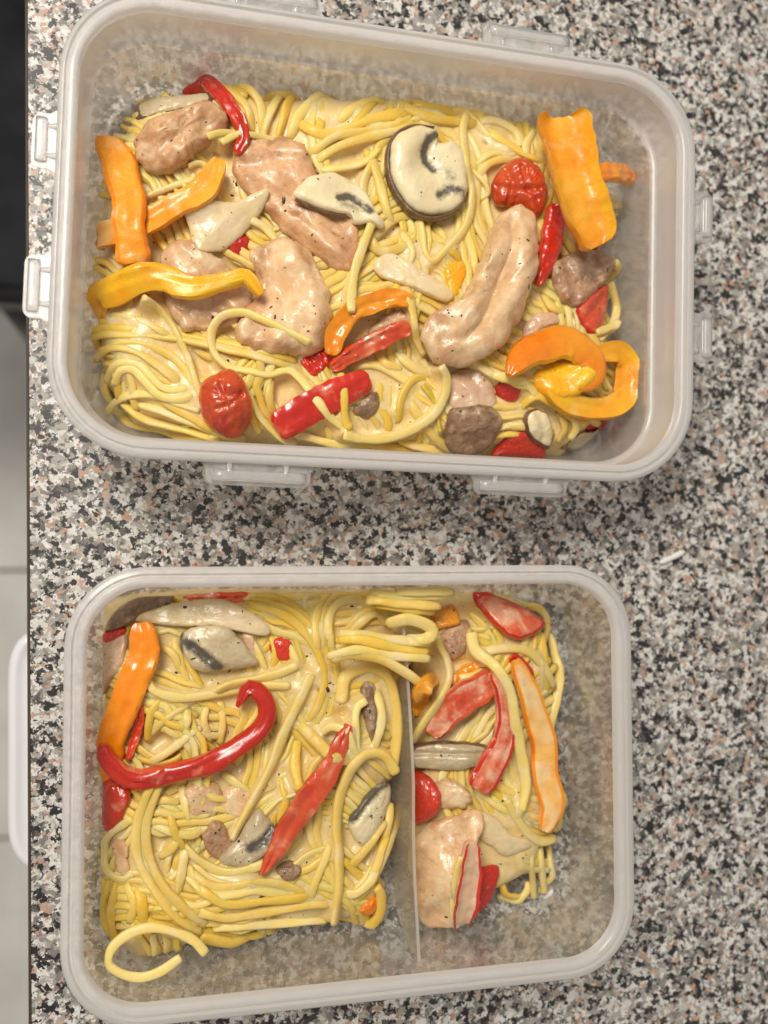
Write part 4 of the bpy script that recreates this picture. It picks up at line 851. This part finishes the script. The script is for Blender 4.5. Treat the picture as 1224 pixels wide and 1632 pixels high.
lump(B2, [(356, 1262), (380, 1246), (402, 1262), (396, 1292), (372, 1306), (352, 1288)], 4, 'chicken_pale', 'smaller cream-smothered chicken lump left of the long straight noodle', 'chicken', 'chicken_piece', 2.3)
# bundles at the far wall
na([(380, 950), (420, 948), (470, 945), (510, 943)], 18); na([(490, 985), (486, 958), (500, 944), (530, 940)], 16)
na([(395, 955), (445, 966), (484, 991), (514, 1034), (526, 1083), (517, 1128), (502, 1160)], 19, 'noodle_gold', n=3, off=13)
na([(450, 1020), (470, 1050), (475, 1090), (462, 1130)], 20); na([(430, 1010), (440, 1040), (432, 1072)], 18)
na([(517, 1040), (512, 988), (534, 954), (572, 946), (597, 962), (640, 994), (678, 1006)], 19, n=3, off=13)
na([(555, 1010), (575, 985), (600, 975), (620, 990)], 18, n=2, off=12)
na([(589, 946), (641, 950), (722, 946)], 21, 'noodle_pale', zmin=.031); na([(630, 940), (680, 941), (722, 943)], 18, 'noodle_pale', zmin=.033); na([(600, 960), (640, 968), (690, 975)], 20, zmin=.031); na([(585, 955), (640, 962), (700, 966)], 20, zmin=.032)
na([(618, 994), (652, 987), (686, 1000), (682, 1017), (648, 1021)], 24, 'noodle_pale', zmin=.031)
na([(540, 1017), (572, 1014), (621, 1024), (682, 1032)], 20, n=2, off=15, zmin=.030); na([(530, 1053), (556, 1043), (605, 1050), (648, 1073), (676, 1094)], 21, zmin=.031)
na([(522, 1046), (572, 1036), (621, 1045), (684, 1050)], 18, 'noodle_pale', zmin=.031)
# middle right
lump(B2, [(572, 1100), (590, 1085), (605, 1110), (612, 1160), (600, 1190), (585, 1170)], 6, 'mushroom_brown', 'brown mushroom sliver inside the arch of noodles by the divider', 'mushroom piece', 'mushroom_piece', 2.5)
strip(B2, [(416, 1394), (432, 1366), (450, 1335), (484, 1281), (517, 1238), (540, 1190), (556, 1155)], [8, 30, 40, 44, 40, 30, 18], 4.0, [-10, -10, -10, -10, -10, -5, 0], ('red_skin', 'red_flesh'), False, .12, 'straight red pepper strip with a pointed end, middle of the smaller box', lift=.004)
na([(543, 1120), (550, 1079), (582, 1063), (615, 1076), (628, 1115), (631, 1174), (627, 1220)], 26, 'noodle', 'thick noodle bent into an arch beside the divider')
na([(599, 1102), (608, 1135), (605, 1164), (595, 1194)], 18, 'noodle_pale')
na([(569, 1205), (566, 1158), (569, 1128), (584, 1116)], 18, 'noodle_pale', 'noodle with a hooked tip standing under the arch beside the divider', lift=.002)
na([(474, 1151), (504, 1181), (530, 1204), (560, 1212)], 26); na([(510, 1170), (530, 1158), (553, 1168), (563, 1194), (571, 1212)], 18)
na([(474, 1180), (470, 1220), (478, 1260)], 20)
lump(B2, [(553, 1306), (568, 1284), (600, 1252), (625, 1254), (622, 1288), (603, 1324), (577, 1347), (560, 1328)], 6, 'mushroom', 'pale mushroom slice with grey gills against the divider', 'mushroom slice', 'mushroom_slice', 4, lift=.001, marks=[([(560, 1304), (580, 1280), (606, 1257), (620, 1252)], 9, .9)], grooves=[([(565, 1310), (590, 1280), (610, 1262)], 6, 1.0)])
nc([(556, 1385), (585, 1350), (612, 1310)], 20); nc([(563, 1433), (585, 1405), (608, 1363), (625, 1314), (628, 1281)], 19, n=2, off=15); nc([(615, 1330), (600, 1380), (580, 1420)], 19)
# left: mushroom, onion
lump(B2, [(210, 988), (245, 970), (309, 957), (350, 955), (386, 967), (425, 994), (424, 1012), (387, 1008), (341, 998), (286, 998)], 3.5, 'onion', 'long translucent onion petal along the far wall of the smaller box', 'onion', 'onion_piece', 4, [([(260, 982), (340, 975), (400, 995)], 9, .5)], lift=.003)
nc([(394, 1010), (410, 1040), (425, 1075)], 18, 'noodle_pale')
lump(B2, [(428, 1028), (440, 1016), (462, 1020), (468, 1040), (455, 1052), (438, 1048)], 4, 'tomato_smooth', 'round red tomato bit between the mushroom slice and the noodle bundle', 'tomato', 'tomato', 2.2)
lump(B2, [(386, 1010), (404, 1014), (412, 1040), (405, 1060), (392, 1045)], 4, 'onion_pink', 'glassy onion scrap at the right of the gilled mushroom slice', 'onion', 'onion_piece', 3)
mu5 = lump(B2, [(286, 1028), (290, 1008), (315, 998), (358, 998), (384, 1020), (402, 1042), (412, 1056), (394, 1063), (351, 1068), (318, 1070), (297, 1053)], 6, 'mushroom_grey', 'mushroom slice with black gills under the long onion petal', 'mushroom slice', 'mushroom_slice', 4, [([(360, 1010), (380, 1045)], 20, -.6), ([(306, 1032), (330, 1052)], 7, 1.2)], lift=.003, marks=[([(298, 1024), (318, 1038), (334, 1052), (348, 1064)], 9, 1.0), ([(290, 1010), (290, 1040)], 5, .6)])
nc([(234, 1087), (250, 1103), (289, 1112), (341, 1106), (407, 1094), (462, 1093)], 20, 'noodle_pale', 'noodle curving below the gilled mushroom slice, first of a pair', lift=.001)
nc([(345, 1100), (374, 1090), (439, 1075), (474, 1060)], 20, 'noodle_pale', 'noodle below the gilled mushroom slice pointing up right, second of a pair', lift=.001)
strip(B2, [(222, 1112), (222, 1150), (212, 1185), (203, 1212)], [10, 16, 16, 8], 3, 0, ('red_skin', 'red_flesh'), False, .2, 'thin pale red sliver along the right edge of the orange strip')
strip(B2, [(226, 992), (230, 1040), (208, 1098), (186, 1155), (168, 1205), (156, 1250)], [40, 52, 54, 52, 46, 34], 4.2, [0, 0, -5, -5, -5, 0], ('orange_skin', 'orange_flesh'), True, -.18, 'long orange pepper strip, skin side up, along the left wall of the smaller box', lift=.003, ripple=.04)
lump(B2, [(150, 1266), (162, 1248), (182, 1240), (208, 1255), (203, 1285), (184, 1322), (166, 1324), (154, 1298)], 8, 'tomato_smooth', 'smooth red tomato piece at the left wall under the hooked red strip', 'tomato', 'tomato', 2.4)
strip(B2, [(155, 1187), (176, 1220), (211, 1242), (263, 1239), (315, 1223), (364, 1200), (404, 1174), (423, 1142), (418, 1110), (396, 1096), (378, 1126)], [22, 34, 36, 38, 36, 36, 36, 36, 32, 28, 10], 5.0, [0, -20, -35, -30, -15, 0, 15, 20, 10, 0, 0], ('red_skin', 'red_flesh'), True, -.35, 'long glossy red pepper strip with a hooked end, left of the smaller box', lift=.004, ripple=.13)
# near end
lump(B2, [(178, 1345), (192, 1335), (206, 1348), (208, 1385), (192, 1392), (182, 1372)], 5, 'chicken', 'chicken bit inside the noodle loop at the left wall', 'chicken', 'chicken_piece', 2.3)
lump(B2, [(325, 1318), (342, 1304), (360, 1318), (372, 1336), (362, 1360), (341, 1367), (327, 1352)], 8, 'chicken_brown', 'small brown chicken cube left of the grey mushroom', 'chicken', 'chicken_piece', 3)
lump(B2, [(350, 1372), (372, 1340), (408, 1290), (424, 1300), (438, 1324), (426, 1352), (392, 1380)], 7, 'mushroom_grey', 'grey mushroom piece left of the pointed red strip', 'mushroom slice', 'mushroom_slice', 3, [([(430, 1325), (400, 1360)], 8, .8)], marks=[([(434, 1322), (420, 1340), (400, 1352)], 9, .9)])
lump(B2, [(440, 1385), (462, 1372), (480, 1380), (475, 1398), (452, 1402)], 5, 'mushroom_brown', 'brown mushroom bit at the tip of the pointed red strip', 'mushroom piece', 'mushroom_piece', 2.5)
nb([(178, 1400), (166, 1440), (168, 1480), (178, 1508)], 19, 'noodle_gold', n=3, off=13); nb([(150, 1330), (152, 1380), (156, 1430), (160, 1480)], 18)
nb([(224, 1412), (226, 1440), (230, 1470)], 26); nb([(200, 1410), (214, 1440), (206, 1470)], 18)
nb([(289, 1252), (296, 1288), (302, 1320)], 17, 'noodle_pale'); nb([(243, 1312), (276, 1327), (309, 1330), (324, 1316)], 18, 'noodle_pale')
nb([(270, 1290), (280, 1330), (300, 1360)], 18); nb([(240, 1280), (262, 1275), (285, 1280)], 18); nb([(255, 1365), (275, 1350), (288, 1330)], 18); nb([(296, 1345), (288, 1400), (282, 1430)], 20)
nb([(289, 1346), (315, 1369), (351, 1389), (390, 1387), (424, 1376)], 18, 'noodle_pale'); nb([(300, 1380), (312, 1408), (345, 1420)], 20)
nb([(302, 1395), (335, 1418), (374, 1422), (407, 1412), (450, 1418), (495, 1434)], 20, n=2, off=13); nb([(310, 1412), (360, 1440), (420, 1436), (500, 1430)], 20)
nb([(494, 1433), (504, 1402), (520, 1363), (528, 1330)], 18); nb([(309, 1451), (358, 1463), (407, 1456), (480, 1443), (530, 1440)], 20)
nb([(340, 1478), (400, 1475), (460, 1470), (520, 1466)], 19); nb([(545, 1420), (565, 1425), (590, 1405), (600, 1380)], 18, 'noodle_pale')
lump(B2, [(570, 1450), (585, 1432), (600, 1428), (604, 1448), (590, 1462)], 5, 'orange_skin', 'small orange scrap inside the noodle loop at the near end by the divider', 'pepper scrap', 'pepper_scrap', 2.5)
nb([(319, 1493), (374, 1503), (440, 1500), (523, 1486), (572, 1484), (602, 1462), (607, 1428), (599, 1412)], 24, 'noodle_gold', 'thick golden noodle along the near edge of the pile, curling up at the divider')
nb([(250, 1250), (228, 1310), (226, 1363), (253, 1415), (289, 1454), (324, 1480)], 20, 'noodle', n=2, off=18)
nb([(211, 1305), (177, 1328), (163, 1356), (172, 1389), (194, 1402), (213, 1394)], 18, 'noodle_pale', 'noodle forming an open loop against the left wall of the smaller box')
nb([(243, 1490), (247, 1515), (248, 1540)], 16, 'noodle_pale', 'short upright noodle inside the big front loop')
nb([(328, 1520), (310, 1500), (285, 1488), (243, 1478), (203, 1490), (176, 1516), (177, 1546), (204, 1560), (250, 1551), (288, 1526)], 20, 'noodle_pale', 'large open noodle loop at the near left corner of the smaller box', zmin=.027, stiff=8)
nc([(496, 1074), (474, 1122), (455, 1161), (432, 1220), (402, 1277), (370, 1338)], 22, 'noodle_pale', 'long straight noodle slanting down the middle of the smaller box', lift=.001, stiff=8)
nc([(631, 1232), (612, 1204), (585, 1202), (560, 1225), (543, 1265), (536, 1314), (540, 1363), (540, 1415), (533, 1472)], 24, 'noodle', 'long thick noodle bending down beside the pointed red strip', lift=.001, stiff=8)
# ================================================================== smaller box, narrow compartment
nd = zone(B2, 'cream-coated noodle among the pieces of the narrow compartment', 'noodles of the narrow compartment')
lump(B2, [(700, 1010), (722, 995), (745, 990), (742, 1030), (725, 1055), (705, 1040)], 6, 'chicken_brown', 'brown sauce-coated chicken bit at the far end of the narrow compartment', 'chicken', 'chicken_piece', 2.4)
lump(B2, [(686, 974), (702, 966), (722, 963), (729, 990), (712, 998), (690, 1000)], 8, 'orange_flesh', 'small orange pepper cube at the far end of the narrow compartment', 'pepper scrap', 'pepper_scrap', 4, edge_mat='orange_skin')
nd([(797, 950), (820, 940), (840, 955)], 16, 'noodle_pale'); nd([(836, 957), (866, 965), (880, 1004)], 17)
lump(B2, [(757, 956), (768, 940), (816, 958), (850, 975), (872, 995), (843, 1013), (812, 1017), (784, 994)], 8, 'red_creamed', 'red tomato wedge with its cream-filled inside up, far end of the narrow compartment', 'tomato', 'tomato', 3, [([(775, 965), (820, 985), (855, 995)], 10, 1.0)], edge_mat='red_skin', lift=.002, edge_t=.86)
nd([(875, 1011), (892, 1050), (888, 1109), (877, 1158), (876, 1190)], 18); nd([(862, 1010), (868, 1060), (872, 1100)], 18)
strip(B2, [(720, 1092), (745, 1072), (772, 1060)], [18, 24, 16], 4, 0, ('orange_skin', 'orange_flesh'), True, -.3, 'short orange pepper scrap above the red bent strip, narrow compartment')
nd([(722, 1085), (754, 1078), (785, 1064)], 20)
strip(B2, [(666, 1140), (672, 1100), (690, 1078)], [22, 30, 20], 4, 0, ('orange_skin', 'orange_flesh'), False, .2, 'orange pepper scrap tucked against the divider')
strip(B2, [(816, 1045), (836, 1070), (850, 1110)], [16, 24, 14], 4, 0, ('red_skin', 'red_flesh'), True, -.3, 'red pepper sliver under the long noodles, right side of the narrow compartment')
strip(B2, [(686, 1170), (716, 1130), (748, 1106), (790, 1082)], [34, 48, 50, 40], 4, [0, 0, 0, 0], ('red_skin', 'red_creamed', 'red_flesh'), False, .1, 'pale red pepper strip slanting across the narrow compartment', lift=.002)
lump(B2, [(656, 1194), (700, 1182), (760, 1182), (772, 1192), (765, 1216), (715, 1228), (658, 1226)], 7, 'mushroom_grey', 'mushroom slice lying sideways against the divider, brown edge up', 'mushroom slice', 'mushroom_slice', 4, [([(658, 1206), (768, 1200)], 4, 1.2)], edge_mat='mushroom_skin', edge_t=.9)
strip(B2, [(788, 1070), (804, 1110), (804, 1170), (782, 1224), (760, 1258)], [26, 30, 34, 42, 44], 4, [0, 5, 5, 0, 0], ('red_skin', 'red_creamed', 'red_skin'), False, -.15, 'upright red pepper strip in the middle of the narrow compartment', lift=.002)
lump(B2, [(690, 1254), (716, 1239), (740, 1254), (748, 1278), (720, 1290), (700, 1284)], 7, 'chicken_pale', 'cream-coated chicken bit right of the tomato half at the divider', 'chicken', 'chicken_piece', 2.4)
lump(B2, [(660, 1238), (676, 1232), (694, 1248), (699, 1274), (689, 1302), (664, 1318), (658, 1280)], 12, 'tomato_smooth', 'smooth red cherry tomato half pressed against the divider', 'tomato', 'tomato', 2.2)
nd([(888, 1135), (908, 1156), (888, 1170)], 18); nd([(886, 1175), (901, 1200), (898, 1225)], 18); nd([(882, 1207), (898, 1239), (908, 1270)], 19); nd([(895, 1275), (904, 1300), (914, 1330)], 18)
nd([(892, 1266), (904, 1290), (918, 1320)], 24, 'noodle_pale', 'thick blunt noodle end at the right edge of the narrow compartment', lift=.002)
nd([(758, 1043), (794, 1034), (836, 1036), (862, 1056), (882, 1094)], 20)
for i, (a, b_, c_) in enumerate((((846, 1350), (848, 1390), (852, 1438)), ((860, 1348), (864, 1390), (868, 1432)), ((874, 1346), (878, 1380), (884, 1412)))): nd([a, b_, c_], 16, 'noodle_pale')
nd([(794, 1444), (816, 1445), (839, 1421), (843, 1405)], 17); nd([(800, 1405), (806, 1425), (830, 1430)], 16)
strip(B2, [(822, 1052), (848, 1120), (866, 1185), (870, 1240), (880, 1285), (868, 1325)], [20, 34, 42, 44, 44, 24], 3.6, [0, 0, -10, -15, -10, 0], ('orange_skin', 'orange_creamed', 'orange_skin'), False, -.1, 'long cream-coated orange strip down the right side of the narrow compartment', lift=.003)
nd([(807, 1275), (833, 1318), (860, 1340), (884, 1336)], 19, 'noodle_pale', 'noodle looped below the foot of the long orange strip')
nd([(751, 1008), (758, 1037), (790, 1063), (813, 1102), (822, 1158), (832, 1213), (838, 1255), (830, 1292)], 22, 'noodle_pale', 'long noodle running down the middle of the narrow compartment', lift=.001, stiff=8)
nd([(696, 1018), (713, 1053), (715, 1085), (697, 1122), (676, 1151), (658, 1180)], 19, 'noodle_pale', 'curved noodle leaning on the divider, far end of the narrow compartment', lift=.001)
lump(B2, [(762, 1294), (788, 1301), (814, 1328), (842, 1338), (843, 1352), (804, 1364), (785, 1352), (755, 1326)], 5, 'onion', 'pale onion petal right of the large chicken piece in the narrow compartment', 'onion', 'onion_piece', 3, lift=.001)
lump(B2, [(757, 1390), (775, 1378), (794, 1380), (792, 1420), (784, 1442), (764, 1457)], 5, 'red_skin', 'flat bright red pepper chip at the near end of the narrow compartment', 'pepper scrap', 'pepper_scrap', 5, lift=.001)
chz = lump(B2, [(664, 1336), (690, 1312), (722, 1294), (748, 1282), (762, 1292), (756, 1322), (730, 1358), (722, 1400), (715, 1450), (726, 1498), (708, 1506), (680, 1478), (665, 1440), (662, 1385)], 10, 'chicken_pale', 'large pale chicken piece at the divider, near end of the narrow compartment', 'chicken', 'chicken_piece', 2.6, [([(715, 1330), (690, 1360), (672, 1380)], 10, 1.0), ([(690, 1380), (685, 1440), (700, 1490)], 8, .9)], .0009, 150)
strip(B2, [(750, 1340), (746, 1390), (738, 1440), (728, 1490)], [22, 36, 40, 14], 5, [0, 0, 0, 0], ('red_skin', 'onion_pink', 'red_skin'), False, .45, 'cream-filled red pepper wedge beside the large pale chicken piece', lift=.002)
noodle(B2, [(735, 1365), (726, 1400), (722, 1450), (730, 1492)], 16, 'noodle_pale', 'slim noodle between the large pale chicken and the red wedge')
# ------------------------------------------------------------------ sauce pooled between the pieces
def maxf(A, r):
    out = A.copy()
    for dy in range(-r, r + 1):
        for dx in range(-r, r + 1):
            if dx * dx + dy * dy <= r * r + 1: out = np.maximum(out, np.roll(np.roll(A, dy, 0), dx, 1))
    return out
def sauce(poly_world, name, label, offs, rad, smear=1.2):
    lo, hi = poly_world.min(0) - .004, poly_world.max(0) + .004
    ix0, ix1 = int((lo[0] - GX0) / RES), int((hi[0] - GX0) / RES); iy0, iy1 = int((lo[1] - GY0) / RES), int((hi[1] - GY0) / RES)
    ix0, iy0 = max(ix0, 0), max(iy0, 0)
    A = Hn[iy0:iy1, ix0:ix1]; Pp = Hp[iy0:iy1, ix0:ix1]; X = XX[iy0:iy1, ix0:ix1]; Y = YY[iy0:iy1, ix0:ix1]
    cl = blur2(-maxf(-maxf(A, rad), rad), 1.6); B = blur2(A, 6)
    nn = blur2(rng.normal(0, 1, A.shape), 11); nn /= nn.std(); n2 = blur2(rng.normal(0, 1, A.shape), 2.2); n2 /= n2.std()
    ins = in_poly(poly_world, X, Y); d = seg_dist(X, Y, np.vstack([poly_world, poly_world[:1]])); t = np.where(ins, np.clip(d / .005, 0, 1), 0)
    S = np.maximum(cl - offs - .0009 * np.clip(nn, -1.2, 2.8), B - .0042) + n2 * .00012; pe = -maxf(-Pp, 3); n3 = blur2(rng.normal(0, 1, A.shape), 4.5); n3 /= n3.std(); pat = np.clip((n3 - smear) / .9, 0, 1); S = np.where(pe > .001, np.where(pat > 0, pe - .0011 + .0026 * np.sqrt(pat), np.minimum(S, pe - .0011)), S); S = blur2(S, .8); S = .0028 + (S - .0028) * np.sqrt(1 - (1 - t) ** 2)
    h, w = S.shape; idx = np.full((h, w), -1); k = np.where(ins); idx[k] = np.arange(len(k[0]))
    V = np.stack([X[k], Y[k], S[k]], 1); q = np.stack([idx[:-1, :-1], idx[:-1, 1:], idx[1:, 1:], idx[1:, :-1]], -1).reshape(-1, 4); q = q[q.min(1) >= 0]
    edges = set()
    for f in q.tolist():
        for a_, b_ in zip(f, f[1:] + f[:1]): edges.add((a_, b_))
    bd = [(a_, b_) for a_, b_ in edges if (b_, a_) not in edges]; low = {}
    V = V.tolist()
    for a_, b_ in bd:
        for v_ in (a_, b_):
            if v_ not in low: low[v_] = len(V); V.append((V[v_][0], V[v_][1], .0024))
    Fc = [tuple(f) for f in q.tolist()] + [(b_, a_, low[a_], low[b_]) for a_, b_ in bd]
    o = mesh_obj(name, V, Fc, M['sauce']); tag(o, label, 'sauce', None, 'stuff'); return o
sauce(mp1, 'cream_sauce', 'cream sauce pooled between the noodles of the larger box', .0011, 3, 9)
sauce(mp2, 'cream_sauce', 'cream sauce pooled between the noodles of the main compartment', .0011, 3, 9)
sauce(mp3, 'cream_sauce', 'cream sauce pooled between the pieces of the narrow compartment', .0007, 3, 9)
# ------------------------------------------------------------------ pepper specks on the food
bpy.context.view_layer.update()
dg = bpy.context.evaluated_depsgraph_get()
def specks(poly, n, label):
    V, Fc = [], []; lo, hi = poly.min(0), poly.max(0); k = 0; tries = 0
    while k < n and tries < 6 * n:
        tries += 1; x, y = lo + rng.random(2) * (hi - lo)
        if not in_poly(poly, np.array([x]), np.array([y]))[0]: continue
        ok, loc, nor, i_, ob, mw = sc.ray_cast(dg, Vector((x, y, .15)), Vector((0, 0, -1)))
        if not ok or nor.z < .35 or ob.get('category') in (None, 'tomato'): continue
        r = abs(rng.normal(0, .00020)) + .00016; e = 1 + rng.random() * 1.6; a = rng.random() * math.pi
        t1 = nor.cross(Vector((math.cos(a), math.sin(a), .1))).normalized(); t2 = nor.cross(t1)
        b0 = len(V)
        for q in range(6):
            an = q / 6 * 2 * math.pi; V.append(tuple(loc + t1 * r * e * math.cos(an) * rng.uniform(.7, 1.2) + t2 * r * math.sin(an) * rng.uniform(.7, 1.2) - nor * .0001))
        V.append(tuple(loc + nor * r * .5)); Fc += [(b0 + q, b0 + (q + 1) % 6, b0 + 6) for q in range(6)]; k += 1
    o = mesh_obj('pepper_specks', V, Fc, M['herb'], smooth=False); tag(o, label, 'pepper', None, 'stuff')
specks(mp1, 260, 'black pepper and herb specks scattered over the food of the larger box')
specks(mp2, 130, 'black pepper specks scattered over the main compartment food')
specks(mp3, 60, 'black pepper specks scattered over the narrow compartment food')
# crumb on the worktop
cp = PA(np.array([(1051, 897), (1070, 889), (1090, 879)], float), .0012)
V, Fc = sweep(catmull(cp, 10), np.array([.0006, .0011, .0013, .0012, .0011, .0012, .0013, .0013, .0012, .0007]), .0009, 8)
tag(mesh_obj('crumb', V, Fc, M['crumb']), 'white sliver lying on the worktop to the right between the boxes', 'crumb')
for o in bpy.data.objects:
    if '_z' in o.keys(): del o['_z']
# each strand of a group is told apart by its length, bend and tone, then by its place from the left
GTXT = {'noodles along the far wall of the larger box': 'by the far wall of the larger box', 'noodles in the near left corner of the larger box': 'in the larger box near left corner',
        'noodles along the near wall of the larger box': 'toward the near wall, larger box', 'noodles at the right end of the larger box': 'at the right end, larger box',
        'noodles by the far wall of the smaller box': 'by the far wall, main compartment', 'noodles at the near end of the smaller box': 'at the near end, main compartment',
        'noodles in the middle of the smaller box': 'in the middle, main compartment', 'noodles of the narrow compartment': 'in the narrow compartment',
        'buried noodles of the larger box': 'half buried in the larger box', 'buried noodles of the smaller box, main compartment': 'half buried, main compartment',
        'buried noodles of the smaller box, narrow compartment': 'half buried, narrow compartment'}
ORD = ['first', 'second', 'third', 'fourth', 'fifth', 'sixth', 'seventh', 'eighth', 'ninth', 'tenth', 'eleventh', 'twelfth', 'thirteenth', 'fourteenth', 'fifteenth', 'sixteenth', 'seventeenth', 'eighteenth', 'nineteenth', 'twentieth', 'twenty-first', 'twenty-second', 'twenty-third', 'twenty-fourth', 'twenty-fifth']
bins = {}
for o in bpy.data.objects:
    g = o.get('group')
    if g in GTXT and o.get('category') == 'noodle':
        ln, chord = o['_ln'], o['_ch']; r = chord / ln
        t = ' '.join(x for x in ('short' if ln < .018 else 'long' if ln > .045 else '', 'straight' if r > .97 else 'curling' if r < .82 else 'bent', {'noodle': 'yellow', 'noodle_pale': 'pale', 'noodle_gold': 'golden'}.get(o.data.materials[0].name, 'yellow'), 'noodle', GTXT[g]) if x)
        bins.setdefault(t, []).append(o)
for t, os_ in bins.items():
    os_.sort(key=lambda o: o.location.x)
    for i, o in enumerate(os_): o['label'] = t if len(os_) == 1 else t + ', ' + ORD[min(i, 24)] + ' from the left'
for o in bpy.data.objects:
    for k_ in ('_ln', '_ch'):
        if k_ in o.keys(): del o[k_]
